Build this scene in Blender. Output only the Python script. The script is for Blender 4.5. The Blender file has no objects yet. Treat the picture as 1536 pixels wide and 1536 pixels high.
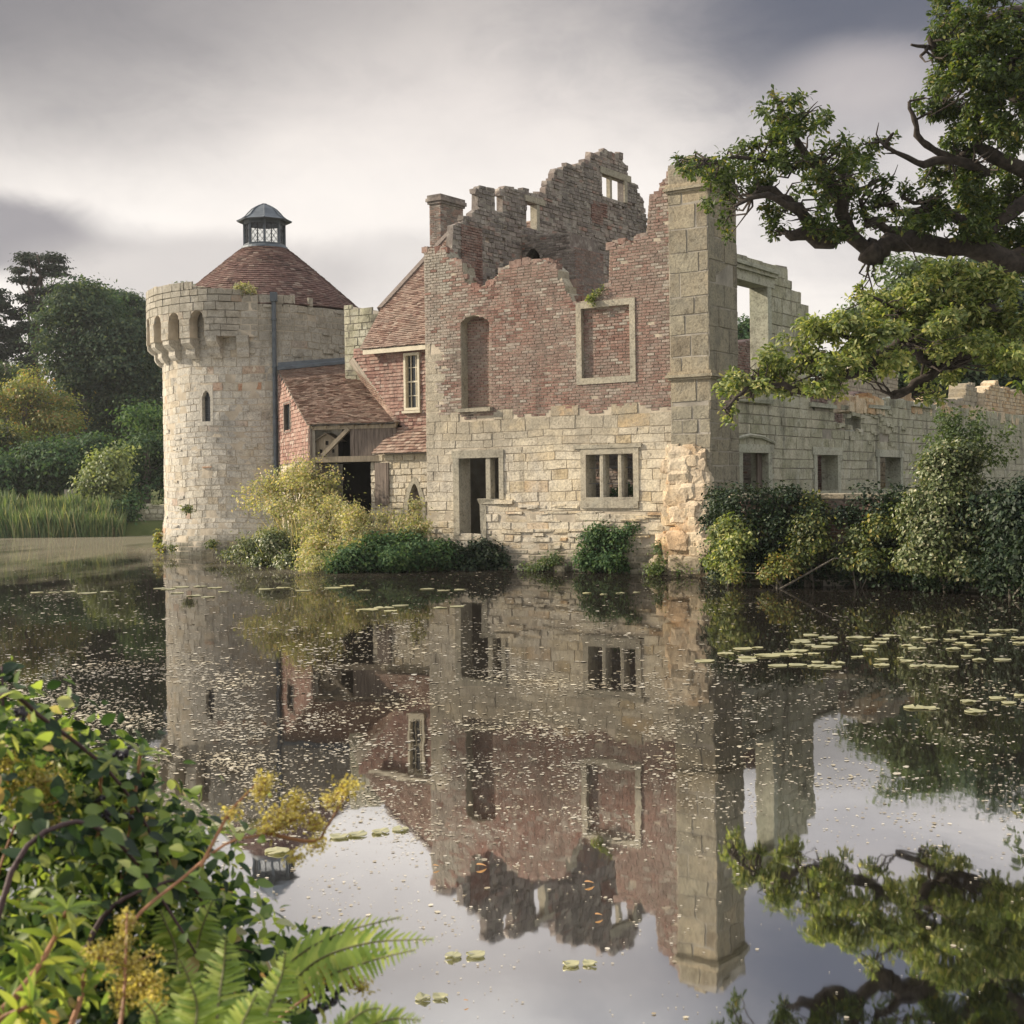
import bpy, bmesh, math, random
import numpy as np
from mathutils import Vector, Matrix
from mathutils.geometry import tessellate_polygon

RNG = np.random.default_rng(7)
random.seed(7)
scene = bpy.context.scene
COL = scene.collection

# ------------------------------------------------------------------ camera
EYE = np.array([0.0, 0.0, 2.2])
FPX, CX, CY, ROLL = 2050.0, 767.5, 730.0, 0.013     # focal length and horizon of the photograph, in its own pixels
cam = bpy.data.cameras.new('camera')
cam.sensor_width = 36.0
cam.lens = 36.0 * FPX / 1536
cam.shift_y = -38 / 1536
cam.clip_start, cam.clip_end = 0.05, 6000
cam.dof.use_dof = True
cam.dof.focus_distance = 34
cam.dof.aperture_fstop = 9
camo = bpy.data.objects.new('camera', cam)
camo.location = EYE
camo.rotation_euler = (Matrix.Rotation(math.radians(90), 3, 'X') @ Matrix.Rotation(-ROLL, 3, 'Z')).to_euler()
COL.objects.link(camo)
scene.camera = camo

# ------------------------------------------------------------------ light
SUN_AZ = math.radians(12)          # behind the left-hand side of the view
SUN_EL = math.radians(27)
SUN = Vector((-math.cos(SUN_AZ) * math.cos(SUN_EL), math.sin(SUN_AZ) * math.cos(SUN_EL), math.sin(SUN_EL)))
sl = bpy.data.lights.new('sun', 'SUN')
sl.energy = 5.0
sl.color = (1.0, 0.875, 0.70)
sl.angle = math.radians(1.5)
so = bpy.data.objects.new('sun', sl)
so.rotation_euler = (-SUN).to_track_quat('-Z', 'Y').to_euler()
COL.objects.link(so)

scene.view_settings.view_transform = 'Standard'
scene.view_settings.look = 'None'
scene.view_settings.gamma = 1
scene.view_settings.exposure = 0.58
scene.cycles.max_bounces = 8
scene.cycles.transparent_max_bounces = 12
scene.cycles.use_denoising = True


class NT:
    """small node-tree helper"""
    def __init__(self, tree):
        self.t = tree; self.n = tree.nodes; self.l = tree.links
    def new(self, typ, ins=None, **props):
        nd = self.n.new(typ)
        for k, v in props.items(): setattr(nd, k, v)
        for k, v in (ins or {}).items(): self.put(nd.inputs[k], v)
        return nd
    def put(self, sock, v):
        if isinstance(v, bpy.types.NodeSocket): self.l.new(v, sock)
        elif isinstance(v, bpy.types.Node): self.l.new(v.outputs[0], sock)
        else: sock.default_value = v
    def math(self, op, a, b=0.0, c=0.0, clamp=False):
        nd = self.new('ShaderNodeMath', operation=op, use_clamp=clamp)
        self.put(nd.inputs[0], a); self.put(nd.inputs[1], b); self.put(nd.inputs[2], c)
        return nd.outputs[0]
    def mix(self, f, a, b, mode='MIX'):
        nd = self.new('ShaderNodeMix', data_type='RGBA', blend_type=mode)
        self.put(nd.inputs[0], f); self.put(nd.inputs[6], a); self.put(nd.inputs[7], b)
        return nd.outputs[2]
    def ramp(self, f, stops, interp='LINEAR'):
        nd = self.new('ShaderNodeValToRGB')
        cr = nd.color_ramp; cr.interpolation = interp
        while len(cr.elements) < len(stops): cr.elements.new(0.5)
        for e, (p, c) in zip(cr.elements, stops):
            e.position = p; e.color = (*c, 1) if len(c) == 3 else c
        self.put(nd.inputs[0], f)
        return nd.outputs[0]
    def noise(self, vec, scale, detail=4, rough=0.55, out=0, dist=0.0):
        nd = self.new('ShaderNodeTexNoise')
        if vec is not None: self.put(nd.inputs['Vector'], vec)
        nd.inputs['Scale'].default_value = scale; nd.inputs['Detail'].default_value = detail
        nd.inputs['Roughness'].default_value = rough; nd.inputs['Distortion'].default_value = dist
        return nd.outputs[out]
    def smooth(self, v, a, b, lo=0.0, hi=1.0):
        nd = self.new('ShaderNodeMapRange', interpolation_type='SMOOTHSTEP')
        self.put(nd.inputs[0], v)
        for i, x in zip((1, 2, 3, 4), (a, b, lo, hi)): nd.inputs[i].default_value = x
        return nd.outputs[0]
    def vscale(self, v, s):
        nd = self.new('ShaderNodeVectorMath', operation='MULTIPLY')
        self.put(nd.inputs[0], v); nd.inputs[1].default_value = s
        return nd.outputs[0]


def build_world():
    w = bpy.data.worlds.new('World'); scene.world = w; w.use_nodes = True
    N = NT(w.node_tree); N.n.clear()
    out = N.new('ShaderNodeOutputWorld')
    sky = N.new('ShaderNodeTexSky', sky_type='NISHITA', sun_disc=False)
    sky.sun_elevation = SUN_EL
    sky.sun_rotation = math.atan2(SUN.x, SUN.y)
    sky.air_density = 1.2; sky.dust_density = 2.5
    blue = N.new('ShaderNodeBackground', {'Color': sky.outputs[0], 'Strength': 0.12})
    d = N.new('ShaderNodeTexCoord').outputs['Generated']
    sep = N.new('ShaderNodeSeparateXYZ', {0: d})
    x, y, z = sep.outputs
    # cloud texture lives on a flat deck seen from below: streets stretch towards the horizon
    n1 = N.noise(N.vscale(d, (3.0, 3.0, 5.5)), 1.8, 8, 0.58, dist=0.3)
    n2 = N.noise(N.vscale(d, (2.0, 2.0, 3.2)), 8.0, 9, 0.66, dist=0.5)
    nn = N.math('ADD', N.math('MULTIPLY', n1, 0.7), N.math('MULTIPLY', n2, 0.3))
    base = N.ramp(z, [(0.0, (0.62, 0.575, 0.545)), (0.07, (0.73, 0.685, 0.65)), (0.13, (0.84, 0.79, 0.745)),
                      (0.21, (0.82, 0.768, 0.725)), (0.27, (0.71, 0.655, 0.62)), (0.335, (0.49, 0.45, 0.43)),
                      (0.37, (0.62, 0.595, 0.58)), (0.62, (0.95, 0.955, 0.98)), (1.0, (1.0, 1.02, 1.08))])
    def blob(px, py, sx, sz, wob=0.10, e=(0.25, 1.25)):
        dx, dy = px - CX, py - CY
        v = Vector(((dx - ROLL * dy) / FPX, 1, -(dy + ROLL * dx) / FPX)).normalized()
        off = N.new('ShaderNodeVectorMath', {0: d, 1: tuple(v)}, operation='SUBTRACT').outputs[0]
        sc = N.vscale(off, (1 / sx, 1 / sx, 1 / sz))
        ln = N.new('ShaderNodeVectorMath', {0: sc}, operation='LENGTH').outputs['Value']
        ln = N.math('ADD', ln, N.math('MULTIPLY', N.math('SUBTRACT', nn, 0.5), wob * 16))
        return N.smooth(ln, *e, 1.0, 0.0)
    c = base
    c = N.mix(N.math('MULTIPLY', blob(-140, -70, 0.33, 0.135, 0.03), 0.9), c, (0.20, 0.19, 0.20, 1))    # dim upper left
    c = N.mix(N.math('MULTIPLY', blob(1320, -20, 0.24, 0.105, 0.05), 0.97), c, (0.10, 0.108, 0.145, 1))   # slate cloud upper right
    c = N.mix(N.math('MULTIPLY', blob(1350, 250, 0.14, 0.09, 0.10), 0.5), c, (0.36, 0.345, 0.37, 1))
    c = N.mix(N.math('MULTIPLY', blob(1290, 120, 0.06, 0.03, 0.08), 0.6), c, (0.55, 0.50, 0.49, 1))
    c = N.mix(N.math('MULTIPLY', blob(-30, 350, 0.115, 0.034, 0.06, (0.5, 1.0)), 0.9), c, (0.25, 0.235, 0.255, 1))      # bank behind the pine
    c = N.mix(N.math('MULTIPLY', blob(300, 410, 0.14, 0.034, 0.06, (0.6, 1.1)), 0.7), c, (0.50, 0.465, 0.455, 1))
    c = N.mix(N.math('MULTIPLY', blob(590, 410, 0.10, 0.034, 0.06, (0.6, 1.1)), 0.5), c, (0.54, 0.505, 0.49, 1))
    c = N.mix(N.math('MULTIPLY', blob(215, 335, 0.05, 0.014, 0.10), 0.4), c, (0.90, 0.85, 0.80, 1))
    c = N.mix(0.34, c, N.mix(1.0, c, N.ramp(nn, [(0.36, (0.80, 0.80, 0.82)), (0.50, (1, 1, 1)), (0.62, (1.12, 1.11, 1.09))]), 'MULTIPLY'))
    clouds = N.new('ShaderNodeBackground', {'Color': c, 'Strength': 0.80})
    cover = N.smooth(nn, 0.30, 0.42, 0.86, 0.97)
    mx = N.new('ShaderNodeMixShader', {0: cover, 1: blue.outputs[0], 2: clouds.outputs[0]})
    N.l.new(mx.outputs[0], out.inputs[0])


build_world()


# ------------------------------------------------------------------ geometry of the photograph -> real places
def ray(px, py):
    dx, dy = px - CX, py - CY
    return np.array([(dx - ROLL * dy) / FPX, 1.0, -(dy + ROLL * dx) / FPX])
def at(px, py, d):
    return EYE + ray(px, py) * d
def onz(px, py, z=0.0):
    r = ray(px, py)
    return EYE + r * ((z - EYE[2]) / r[2])


class Frame:
    """plan axes of the house: s along its front, t away behind it"""
    def __init__(self, o, u):
        n = math.hypot(*u)
        self.o = np.array(o, float); self.u = np.array([u[0] / n, u[1] / n, 0]); self.w = np.array([-u[1] / n, u[0] / n, 0])
        self.ang = math.atan2(u[1], u[0])
    def on(self, px, py, ax, v):
        r = ray(px, py); a = self.u if ax == 's' else self.w
        k = (v - (EYE - self.o) @ a) / (r @ a)
        p = EYE + r * k - self.o
        return (float(p @ self.u), float(p @ self.w), float(p[2]))
    def sz(self, px, py, t=0.0):
        p = self.on(px, py, 't', t); return (p[0], p[2])
    def tz(self, px, py, s):
        p = self.on(px, py, 's', s); return (p[1], p[2])
    def loc(self, P):
        q = np.array(P, float) - self.o
        return (float(q @ self.u), float(q @ self.w), float(q[2]))


FA = Frame((-2.37, 38.0, 0), (0.82, -0.572))


# ------------------------------------------------------------------ objects
def tag(o, label=None, cat=None, group=None, kind=None):
    if label: o['label'] = label
    if cat: o['category'] = cat
    if group: o['group'] = group
    if kind: o['kind'] = kind
    return o
def empty(name, loc, rz=0.0, label=None, cat=None, group=None):
    o = bpy.data.objects.new(name, None); COL.objects.link(o)
    o.empty_display_size = 0.3
    o.location = loc; o.rotation_euler = (0, 0, rz)
    return tag(o, label, cat, group)


class MB:
    def __init__(self): self.v = []; self.f = []; self.m = []
    def add(self, vs, fs, mi=0):
        b = len(self.v)
        self.v.extend([tuple(map(float, p)) for p in vs])
        for f in fs:
            self.f.append(tuple(b + i for i in f)); self.m.append(mi)
    def box(self, lo, hi, mi=0, jit=0.0, bev=0.0):
        x0, y0, z0 = lo; x1, y1, z1 = hi
        vs = [(x0, y0, z0), (x1, y0, z0), (x1, y1, z0), (x0, y1, z0), (x0, y0, z1), (x1, y0, z1), (x1, y1, z1), (x0, y1, z1)]
        if jit: vs = [(a + random.uniform(-jit, jit), b + random.uniform(-jit, jit), c + random.uniform(-jit, jit)) for a, b, c in vs]
        self.add(vs, [(0, 3, 2, 1), (4, 5, 6, 7), (0, 1, 5, 4), (1, 2, 6, 5), (2, 3, 7, 6), (3, 0, 4, 7)], mi)
    def bar(self, a, b, w, h, mi=0, up=(0, 0, 1)):
        a = Vector(a); b = Vector(b); d = (b - a).normalized(); u = Vector(up)
        if abs(d.dot(u)) > 0.95: u = Vector((1, 0, 0))
        s = d.cross(u).normalized() * (w / 2); t = s.cross(d).normalized() * (h / 2)
        vs = [a - s - t, a + s - t, a + s + t, a - s + t, b - s - t, b + s - t, b + s + t, b - s + t]
        self.add(vs, [(0, 1, 2, 3), (7, 6, 5, 4), (0, 4, 5, 1), (1, 5, 6, 2), (2, 6, 7, 3), (3, 7, 4, 0)], mi)
    def tube(self, pts, rad, n=8, mi=0, cap=True, rough=0.0):
        pts = [Vector(p) for p in pts]
        rad = list(rad) if hasattr(rad, '__len__') else [rad] * len(pts)
        rings = []; ref = None
        for i, p in enumerate(pts):
            d = (pts[min(i + 1, len(pts) - 1)] - pts[max(i - 1, 0)]).normalized()
            if ref is None:
                ref = Vector((0, 0, 1)) if abs(d.z) < 0.9 else Vector((1, 0, 0))
            a = (ref - d * ref.dot(d)).normalized(); ref = a
            b = d.cross(a)
            rings.append([p + (a * math.cos(2 * math.pi * k / n) + b * math.sin(2 * math.pi * k / n)) * rad[i] * (1 + random.uniform(-rough, rough)) for k in range(n)])
        vs = [q for r in rings for q in r]; fs = []
        for i in range(len(pts) - 1):
            for k in range(n):
                fs.append((i * n + k, i * n + (k + 1) % n, (i + 1) * n + (k + 1) % n, (i + 1) * n + k))
        if cap:
            fs.append(tuple(reversed(range(n)))); fs.append(tuple((len(pts) - 1) * n + k for k in range(n)))
        self.add(vs, fs, mi)
    def lathe(self, prof, n=48, c=(0, 0), a0=0.0, a1=2 * math.pi, mi=0):
        full = abs(a1 - a0 - 2 * math.pi) < 1e-6
        m = n if full else n + 1
        vs = []
        for k in range(m):
            a = a0 + (a1 - a0) * k / n
            for r, z in prof: vs.append((c[0] + r * math.cos(a), c[1] + r * math.sin(a), z))
        p = len(prof); fs = []
        for k in range(n):
            k2 = (k + 1) % m
            for i in range(p - 1): fs.append((k * p + i, k2 * p + i, k2 * p + i + 1, k * p + i + 1))
        self.add(vs, fs, mi)
    def slab(self, outer, holes, P, o0, o1, mi=0, mr=None, back=True):
        """flat wall of outline `outer` with `holes`, between offsets o0 (front) and o1 (back); P maps (a, z, o) to a point"""
        loops = [outer] + list(holes)
        flat = [p for l in loops for p in l]
        tris = tessellate_polygon([[Vector((p[0], p[1], 0)) for p in l] for l in loops])
        n = len(flat)
        vs = [P(a, z, o0) for a, z in flat] + [P(a, z, o1) for a, z in flat]
        fs = [tuple(t) for t in tris]
        if back: fs += [(t[2] + n, t[1] + n, t[0] + n) for t in tris]
        self.add(vs, fs, mi)
        for l in loops:
            m = len(l)
            self.add([P(a, z, o0) for a, z in l] + [P(a, z, o1) for a, z in l],
                     [(i, (i + 1) % m, m + (i + 1) % m, m + i) for i in range(m)], mi if mr is None else mr)
    def build(self, name, mats, parent=None, label=None, smooth=False, cat=None, group=None, kind=None):
        me = bpy.data.meshes.new(name)
        me.from_pydata(self.v, [], self.f)
        mats = mats if isinstance(mats, (list, tuple)) else [mats]
        for m in mats: me.materials.append(m)
        if len(mats) > 1: me.polygons.foreach_set('material_index', self.m)
        if smooth: me.polygons.foreach_set('use_smooth', [True] * len(me.polygons))
        me.update()
        o = bpy.data.objects.new(name, me); COL.objects.link(o)
        if parent: o.parent = parent
        return tag(o, label, cat, group, kind)


def inside_spans(loops, z):
    xs = []
    for l in loops:
        for i in range(len(l)):
            (x0, z0), (x1, z1) = l[i], l[(i + 1) % len(l)]
            if (z0 <= z < z1) or (z1 <= z < z0):
                xs.append(x0 + (x1 - x0) * (z - z0) / (z1 - z0))
    xs.sort()
    return [(xs[i], xs[i + 1]) for i in range(0, len(xs) - 1, 2)]


def block(mb, P, a0, a1, z0, z1, o, ch, jit, mi, depth=0.06):
    j = lambda: random.uniform(-jit, jit)
    vs = [P(a0, z0, o - depth), P(a1, z0, o - depth), P(a1, z1, o - depth), P(a0, z1, o - depth),
          P(a0 + ch + j(), z0 + ch + j(), o + j() * .6), P(a1 - ch + j(), z0 + ch + j(), o + j() * .6),
          P(a1 - ch + j(), z1 - ch + j(), o + j() * .6), P(a0 + ch + j(), z1 - ch + j(), o + j() * .6)]
    mb.add(vs, [(4, 5, 6, 7), (0, 1, 5, 4), (1, 2, 6, 5), (2, 3, 7, 6), (3, 0, 4, 7)], mi)


def masonry(mb, P, loops, zlo, zhi, row, width, gap, proud, ch, jit, mi, mask=None, miss=0.0, depth=0.06, keep_edge=0.04):
    """coursed blocks or bricks over the face of a wall; row/width are (min, max)"""
    z = zlo; k = 0
    while z < zhi:
        h = random.uniform(*row); z1 = min(z + h, zhi)
        if z1 - z < 0.6 * row[0]: break
        zm = (z + z1) / 2
        for a, b in inside_spans(loops, zm):
            x = a
            w = random.uniform(*width) * (0.5 if k % 2 else 1.0)
            while x < b - keep_edge:
                e = min(x + w, b)
                if b - e < 0.35 * width[0]: e = b
                m = mi if mask is None else mask((x + e) / 2, zm)
                if m is not None and random.random() > miss:
                    block(mb, P, x + gap / 2, e - gap / 2, z + gap / 2, z1 - gap / 2, random.uniform(*proud), ch, jit, m, depth)
                x = e; w = random.uniform(*width)
        z = z1; k += 1


def ragged(pts, step=0.15, jit=0.08):
    """turn a broken wall-top into courses: each sloping run becomes small steps"""
    out = [pts[0]]
    for (x0, z0), (x1, z1) in zip(pts, pts[1:]):
        dx, dz = x1 - x0, z1 - z0
        n = max(1, int(max(abs(dz) / step, abs(dx) / 0.33)))
        if abs(dx) < 0.06: n = 1
        for i in range(n):
            xa, za = x0 + dx * i / n, z0 + dz * i / n
            xb, zb = x0 + dx * (i + 1) / n, z0 + dz * (i + 1) / n
            if i == n - 1: out.append((xb, zb)); continue
            q = random.uniform(-jit, jit) * .5
            if dz > 0: out += [(xa + (xb - xa) * .95, za + q), (xb, zb)]
            else: out += [(xa + (xb - xa) * .05, zb + q), (xb, zb)]
    r = [out[0]]
    for p in out[1:]:
        if abs(p[0] - r[-1][0]) + abs(p[1] - r[-1][1]) > 0.01: r.append(p)
    return r


def rect(p, q): return [(p[0], p[1]), (q[0], p[1]), (q[0], q[1]), (p[0], q[1])]


# ------------------------------------------------------------------ materials
def new_mat(name):
    m = bpy.data.materials.new(name); m.use_nodes = True
    N = NT(m.node_tree); N.n.clear()
    out = N.new('ShaderNodeOutputMaterial')
    return m, N, out
def bsdf(N, col, rough=0.85, normal=None, **kw):
    b = N.new('ShaderNodeBsdfPrincipled', {'Base Color': col, 'Roughness': rough})
    b.inputs['Specular IOR Level'].default_value = kw.pop('spec', 0.25)
    for k, v in kw.items(): N.put(b.inputs[k], v)
    if normal is not None: N.l.new(normal, b.inputs['Normal'])
    return b
def bump(N, h, strength=0.4, dist=0.02):
    return N.new('ShaderNodeBump', {'Height': h, 'Strength': strength, 'Distance': dist}).outputs[0]


def mat_stone(name, stops, tint=None, lichen=(0.36, 0.35, 0.31), lich=0.35, dark=0.4, moss=0.0, sc=1.0, bmp=0.5, streak=0.25, low=0.0, mul=1.0, wash=None):
    """stones or bricks: a colour of its own for every block, then weathering that runs across them"""
    m, N, out = new_mat(name)
    g = N.new('ShaderNodeNewGeometry')
    r = g.outputs['Random Per Island']; P = g.outputs['Position']
    sm = lambda q: tuple(v * mul for v in q)
    stops = [(p, sm(q)) for p, q in stops]; lichen = sm(lichen); tint = tint and sm(tint)
    c = N.ramp(r, stops)
    n1 = N.noise(P, 0.55 * sc, 5, 0.6); n2 = N.noise(P, 2.6 * sc, 6, 0.65); n3 = N.noise(P, 18, 5, 0.7)
    n4 = N.noise(N.vscale(P, (1, 1, 0.22)), 1.9, 5, 0.6)
    if tint:
        c = N.mix(N.smooth(n1, 0.38, 0.66, 0.0, 0.75), c, (*tint, 1))
    c = N.mix(N.math('MULTIPLY', N.smooth(n2, 0.50, 0.68), lich), c, (*lichen, 1))
    c = N.mix(N.math('MULTIPLY', N.smooth(n4, 0.52, 0.72), streak), c, (0.09, 0.085, 0.075, 1))
    c = N.mix(N.math('MULTIPLY', N.smooth(n1, 0.56, 0.74), dark), c, (0.075, 0.07, 0.062, 1))
    n5 = N.noise(P, 4.5 * sc, 9, 0.72)
    c = N.mix(0.8, c, N.mix(1.0, c, N.ramp(n5, [(0.30, (0.45, 0.42, 0.39)), (0.47, (0.95, 0.94, 0.92)), (0.56, (1.04, 1.03, 1.0)), (0.72, (1.25, 1.22, 1.16))]), 'MULTIPLY'))
    if wash:
        zz = N.math('ADD', N.new('ShaderNodeSeparateXYZ', {0: P}).outputs[2], N.math('MULTIPLY', N.math('SUBTRACT', n1, 0.5), 2.5))
        c = N.mix(N.math('MULTIPLY', N.smooth(zz, wash[0], wash[1]), N.smooth(n2, 0.35, 0.55, 0.35, 0.8)), c, (*wash[2], 1))
    if moss: c = N.mix(N.math('MULTIPLY', N.smooth(N.noise(P, 1.4, 5, .6), 0.52, 0.68), moss), c, (0.10, 0.11, 0.035, 1))
    if low:
        z = N.new('ShaderNodeSeparateXYZ', {0: P}).outputs[2]
        zz = N.math('ADD', z, N.math('MULTIPLY', N.math('SUBTRACT', n2, 0.5), 1.4))
        c = N.mix(N.math('MULTIPLY', N.smooth(zz, 0.0, 0.95, 1, 0), low), c, (0.04, 0.042, 0.026, 1))
    c = N.mix(0.75, c, N.mix(1.0, c, N.ramp(n3, [(0.3, (0.62, 0.61, 0.6)), (0.5, (1, 1, 1)), (0.72, (1.22, 1.2, 1.16))]), 'MULTIPLY'))
    h = N.math('ADD', n3, N.math('MULTIPLY', n2, 0.8))
    b = bsdf(N, c, 0.93, bump(N, h, bmp, 0.03), spec=0.15)
    N.l.new(b.outputs[0], out.inputs[0])
    return m


def mat_plain(name, col, rough=0.7, var=0.25, sc=3.0, metal=0.0, spec=0.3, bmp=0.2, stretch=(1, 1, 1)):
    m, N, out = new_mat(name)
    P = N.new('ShaderNodeNewGeometry').outputs['Position']
    n = N.noise(N.vscale(P, stretch), sc, 5, 0.6); n2 = N.noise(P, sc * 7, 4, 0.6)
    lo = tuple(x * (1 - var) for x in col); hi = tuple(min(1, x * (1 + var)) for x in col)
    c = N.ramp(n, [(0.3, lo), (0.7, hi)])
    b = bsdf(N, c, rough, bump(N, N.math('ADD', n, n2), bmp, 0.02), spec=spec, Metallic=metal)
    N.l.new(b.outputs[0], out.inputs[0])
    return m


def mat_leaf(name, stops, trans=0.4, rough=0.5, tcol=1.5, patch=None, psc=0.5, spec=0.35):
    m, N, out = new_mat(name)
    g = N.new('ShaderNodeNewGeometry')
    c = N.ramp(g.outputs['Random Per Island'], stops)
    n = N.noise(g.outputs['Position'], psc, 3, 0.5)
    if patch: c = N.mix(N.smooth(n, 0.42, 0.62, 0.0, 0.8), c, (*patch, 1))
    c = N.mix(0.6, c, N.mix(1.0, c, N.ramp(n, [(0.32, (0.6, 0.62, 0.65)), (0.5, (1, 1, 1)), (0.68, (1.35, 1.3, 1.1))]), 'MULTIPLY'))
    b = bsdf(N, c, rough, spec=spec)
    tc = N.mix(1.0, c, (tcol, tcol * 1.02, tcol * 0.45, 1), 'MULTIPLY')
    t = N.new('ShaderNodeBsdfTranslucent', {'Color': tc})
    mx = N.new('ShaderNodeMixShader', {0: trans, 1: b.outputs[0], 2: t.outputs[0]})
    N.l.new(mx.outputs[0], out.inputs[0])
    return m


M = {}
M['ashlar'] = mat_stone('sandstone', [(0, (0.40, 0.32, 0.20)), (0.1, (0.50, 0.43, 0.31)), (0.45, (0.55, 0.49, 0.375)), (0.85, (0.53, 0.48, 0.385)), (0.95, (0.50, 0.39, 0.23)), (1, (0.43, 0.29, 0.17))],
                        tint=(0.49, 0.455, 0.395), lichen=(0.38, 0.36, 0.32), lich=0.45, dark=0.22, streak=0.5, low=0.85, bmp=0.8, mul=1.0, wash=(2.6, 3.9, (0.28, 0.25, 0.195)))
M['tower'] = mat_stone('tower_sandstone', [(0, (0.44, 0.37, 0.27)), (0.15, (0.48, 0.445, 0.375)), (0.6, (0.52, 0.49, 0.425)), (0.96, (0.46, 0.435, 0.385)), (0.985, (0.46, 0.32, 0.22)), (1, (0.42, 0.25, 0.16))],
                       tint=(0.45, 0.435, 0.40), lichen=(0.29, 0.28, 0.255), lich=0.5, dark=0.35, streak=0.45, low=0.85, bmp=0.8, mul=.92, wash=(6.0, 8.4, (0.25, 0.23, 0.185)))
M['pillar'] = mat_stone('pillar_stone', [(0, (0.22, 0.185, 0.135)), (0.5, (0.30, 0.27, 0.205)), (1, (0.35, 0.295, 0.21))],
                        tint=(0.27, 0.255, 0.205), lichen=(0.18, 0.17, 0.145), lich=0.5, dark=0.3, streak=0.5, low=0.7, bmp=.8, mul=.95)
M['wing'] = mat_stone('wing_stone', [(0, (0.36, 0.35, 0.26)), (0.5, (0.44, 0.43, 0.34)), (1, (0.52, 0.49, 0.39))],
                      tint=(0.42, 0.41, 0.31), lichen=(0.62, 0.62, 0.56), lich=0.4, dark=0.85, moss=0.3, streak=0.6, low=0.3, mul=.86)
M['core'] = mat_stone('broken_core', [(0, (0.42, 0.26, 0.14)), (0.3, (0.62, 0.48, 0.30)), (0.7, (0.70, 0.58, 0.42)), (1, (0.56, 0.36, 0.20))],
                      tint=(0.62, 0.54, 0.42), lichen=(0.6, 0.55, 0.45), lich=0.3, dark=0.2, streak=0.2, bmp=0.9, low=0.7, mul=.88)
M['brick'] = mat_stone('red_brick', [(0, (0.19, 0.105, 0.09)), (0.2, (0.29, 0.165, 0.135)), (0.55, (0.35, 0.21, 0.175)), (0.85, (0.39, 0.27, 0.23)), (0.95, (0.32, 0.25, 0.225)), (1, (0.45, 0.39, 0.34))],
                       tint=(0.34, 0.265, 0.23), lichen=(0.42, 0.365, 0.32), lich=0.62, dark=0.45, streak=0.5, sc=1.2, mul=.70)
M['brick_pale'] = mat_stone('limed_brick', [(0, (0.27, 0.20, 0.17)), (0.3, (0.36, 0.30, 0.26)), (0.8, (0.42, 0.37, 0.325)), (1, (0.36, 0.24, 0.195))],
                            tint=(0.42, 0.40, 0.35), lichen=(0.46, 0.43, 0.38), lich=0.4, dark=0.3, streak=0.4, mul=.80)
M['brick_grey'] = mat_stone('sooty_brick', [(0, (0.13, 0.11, 0.10)), (0.25, (0.24, 0.20, 0.18)), (0.6, (0.33, 0.28, 0.255)), (0.85, (0.42, 0.38, 0.34)), (1, (0.33, 0.19, 0.15))],
                            tint=(0.22, 0.20, 0.19), lichen=(0.46, 0.43, 0.39), lich=0.6, dark=0.5, streak=0.5, sc=1.3, mul=.86)
M['mortar'] = mat_plain('mortar', (0.40, 0.35, 0.275), 0.95, 0.3, 2.0, spec=0.1, bmp=0.5)
M['mortar_dark'] = mat_plain('old_mortar', (0.29, 0.265, 0.225), 0.95, 0.35, 2.0, spec=0.1, bmp=0.5)
M['dressed'] = mat_stone('dressed_stone', [(0, (0.37, 0.34, 0.27)), (1, (0.42, 0.38, 0.30))], tint=(0.36, 0.34, 0.28), lich=0.4, dark=0.3, streak=0.45, mul=.85)
M['dressed_wing'] = mat_stone('dressed_wing_stone', [(0, (0.36, 0.365, 0.30)), (1, (0.42, 0.41, 0.34))], tint=(0.34, 0.355, 0.29), lich=0.4, dark=0.4, streak=0.45)
TS = [(0, (0.06, 0.037, 0.034)), (0.25, (0.10, 0.06, 0.052)), (0.6, (0.142, 0.085, 0.072)), (0.85, (0.18, 0.118, 0.10)), (1, (0.25, 0.20, 0.165))]
M['tile'] = mat_stone('clay_roof_tile', TS, tint=(0.15, 0.088, 0.078), lichen=(0.24, 0.195, 0.16), lich=0.4, dark=0.4, streak=0.3, sc=1.6)
M['tile_grey'] = mat_stone('weathered_roof_tile', [(0, (0.13, 0.075, 0.062)), (0.3, (0.22, 0.14, 0.11)), (0.7, (0.29, 0.205, 0.165)), (1, (0.35, 0.28, 0.23))],
                           tint=(0.27, 0.20, 0.165), lichen=(0.36, 0.31, 0.26), lich=0.45, dark=0.4, streak=0.3, sc=1.6)
M['hung'] = mat_stone('hung_tile', [(0, (0.14, 0.075, 0.066)), (0.4, (0.22, 0.122, 0.102)), (0.8, (0.29, 0.20, 0.167)), (1, (0.38, 0.33, 0.29))],
                      tint=(0.33, 0.21, 0.175), lichen=(0.44, 0.37, 0.32), lich=0.45, dark=0.25, streak=0.25, sc=1.6)
M['lead'] = mat_plain('lead_sheet', (0.10, 0.115, 0.13), 0.55, 0.3, 3.0, metal=0.3, bmp=0.15)
M['lead_dark'] = mat_plain('dark_lead_bar', (0.05, 0.055, 0.065), 0.6, 0.3, 3.0, bmp=0.1)
M['timber'] = mat_plain('weathered_oak_board', (0.15, 0.12, 0.10), 0.85, 0.45, 5.0, bmp=0.4, stretch=(3, 3, 0.4))
M['timber_pale'] = mat_plain('pale_board', (0.27, 0.225, 0.165), 0.8, 0.3, 5.0, bmp=0.3, stretch=(3, 3, 0.5))
M['paint'] = mat_plain('cream_paint', (0.52, 0.47, 0.36), 0.6, 0.15, 6.0)
M['dark'] = mat_plain('opening_shade', (0.03, 0.027, 0.025), 0.9, 0.3, 3.0)  # near-black for the passage and hole backs; shade put into the colour
M['bark'] = mat_plain('oak_bark', (0.05, 0.040, 0.033), 0.95, 0.6, 9.0, bmp=1.0, stretch=(1, 1, 1))
M['bark_pine'] = mat_plain('pine_bark', (0.09, 0.065, 0.055), 0.95, 0.4, 2.0)
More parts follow.
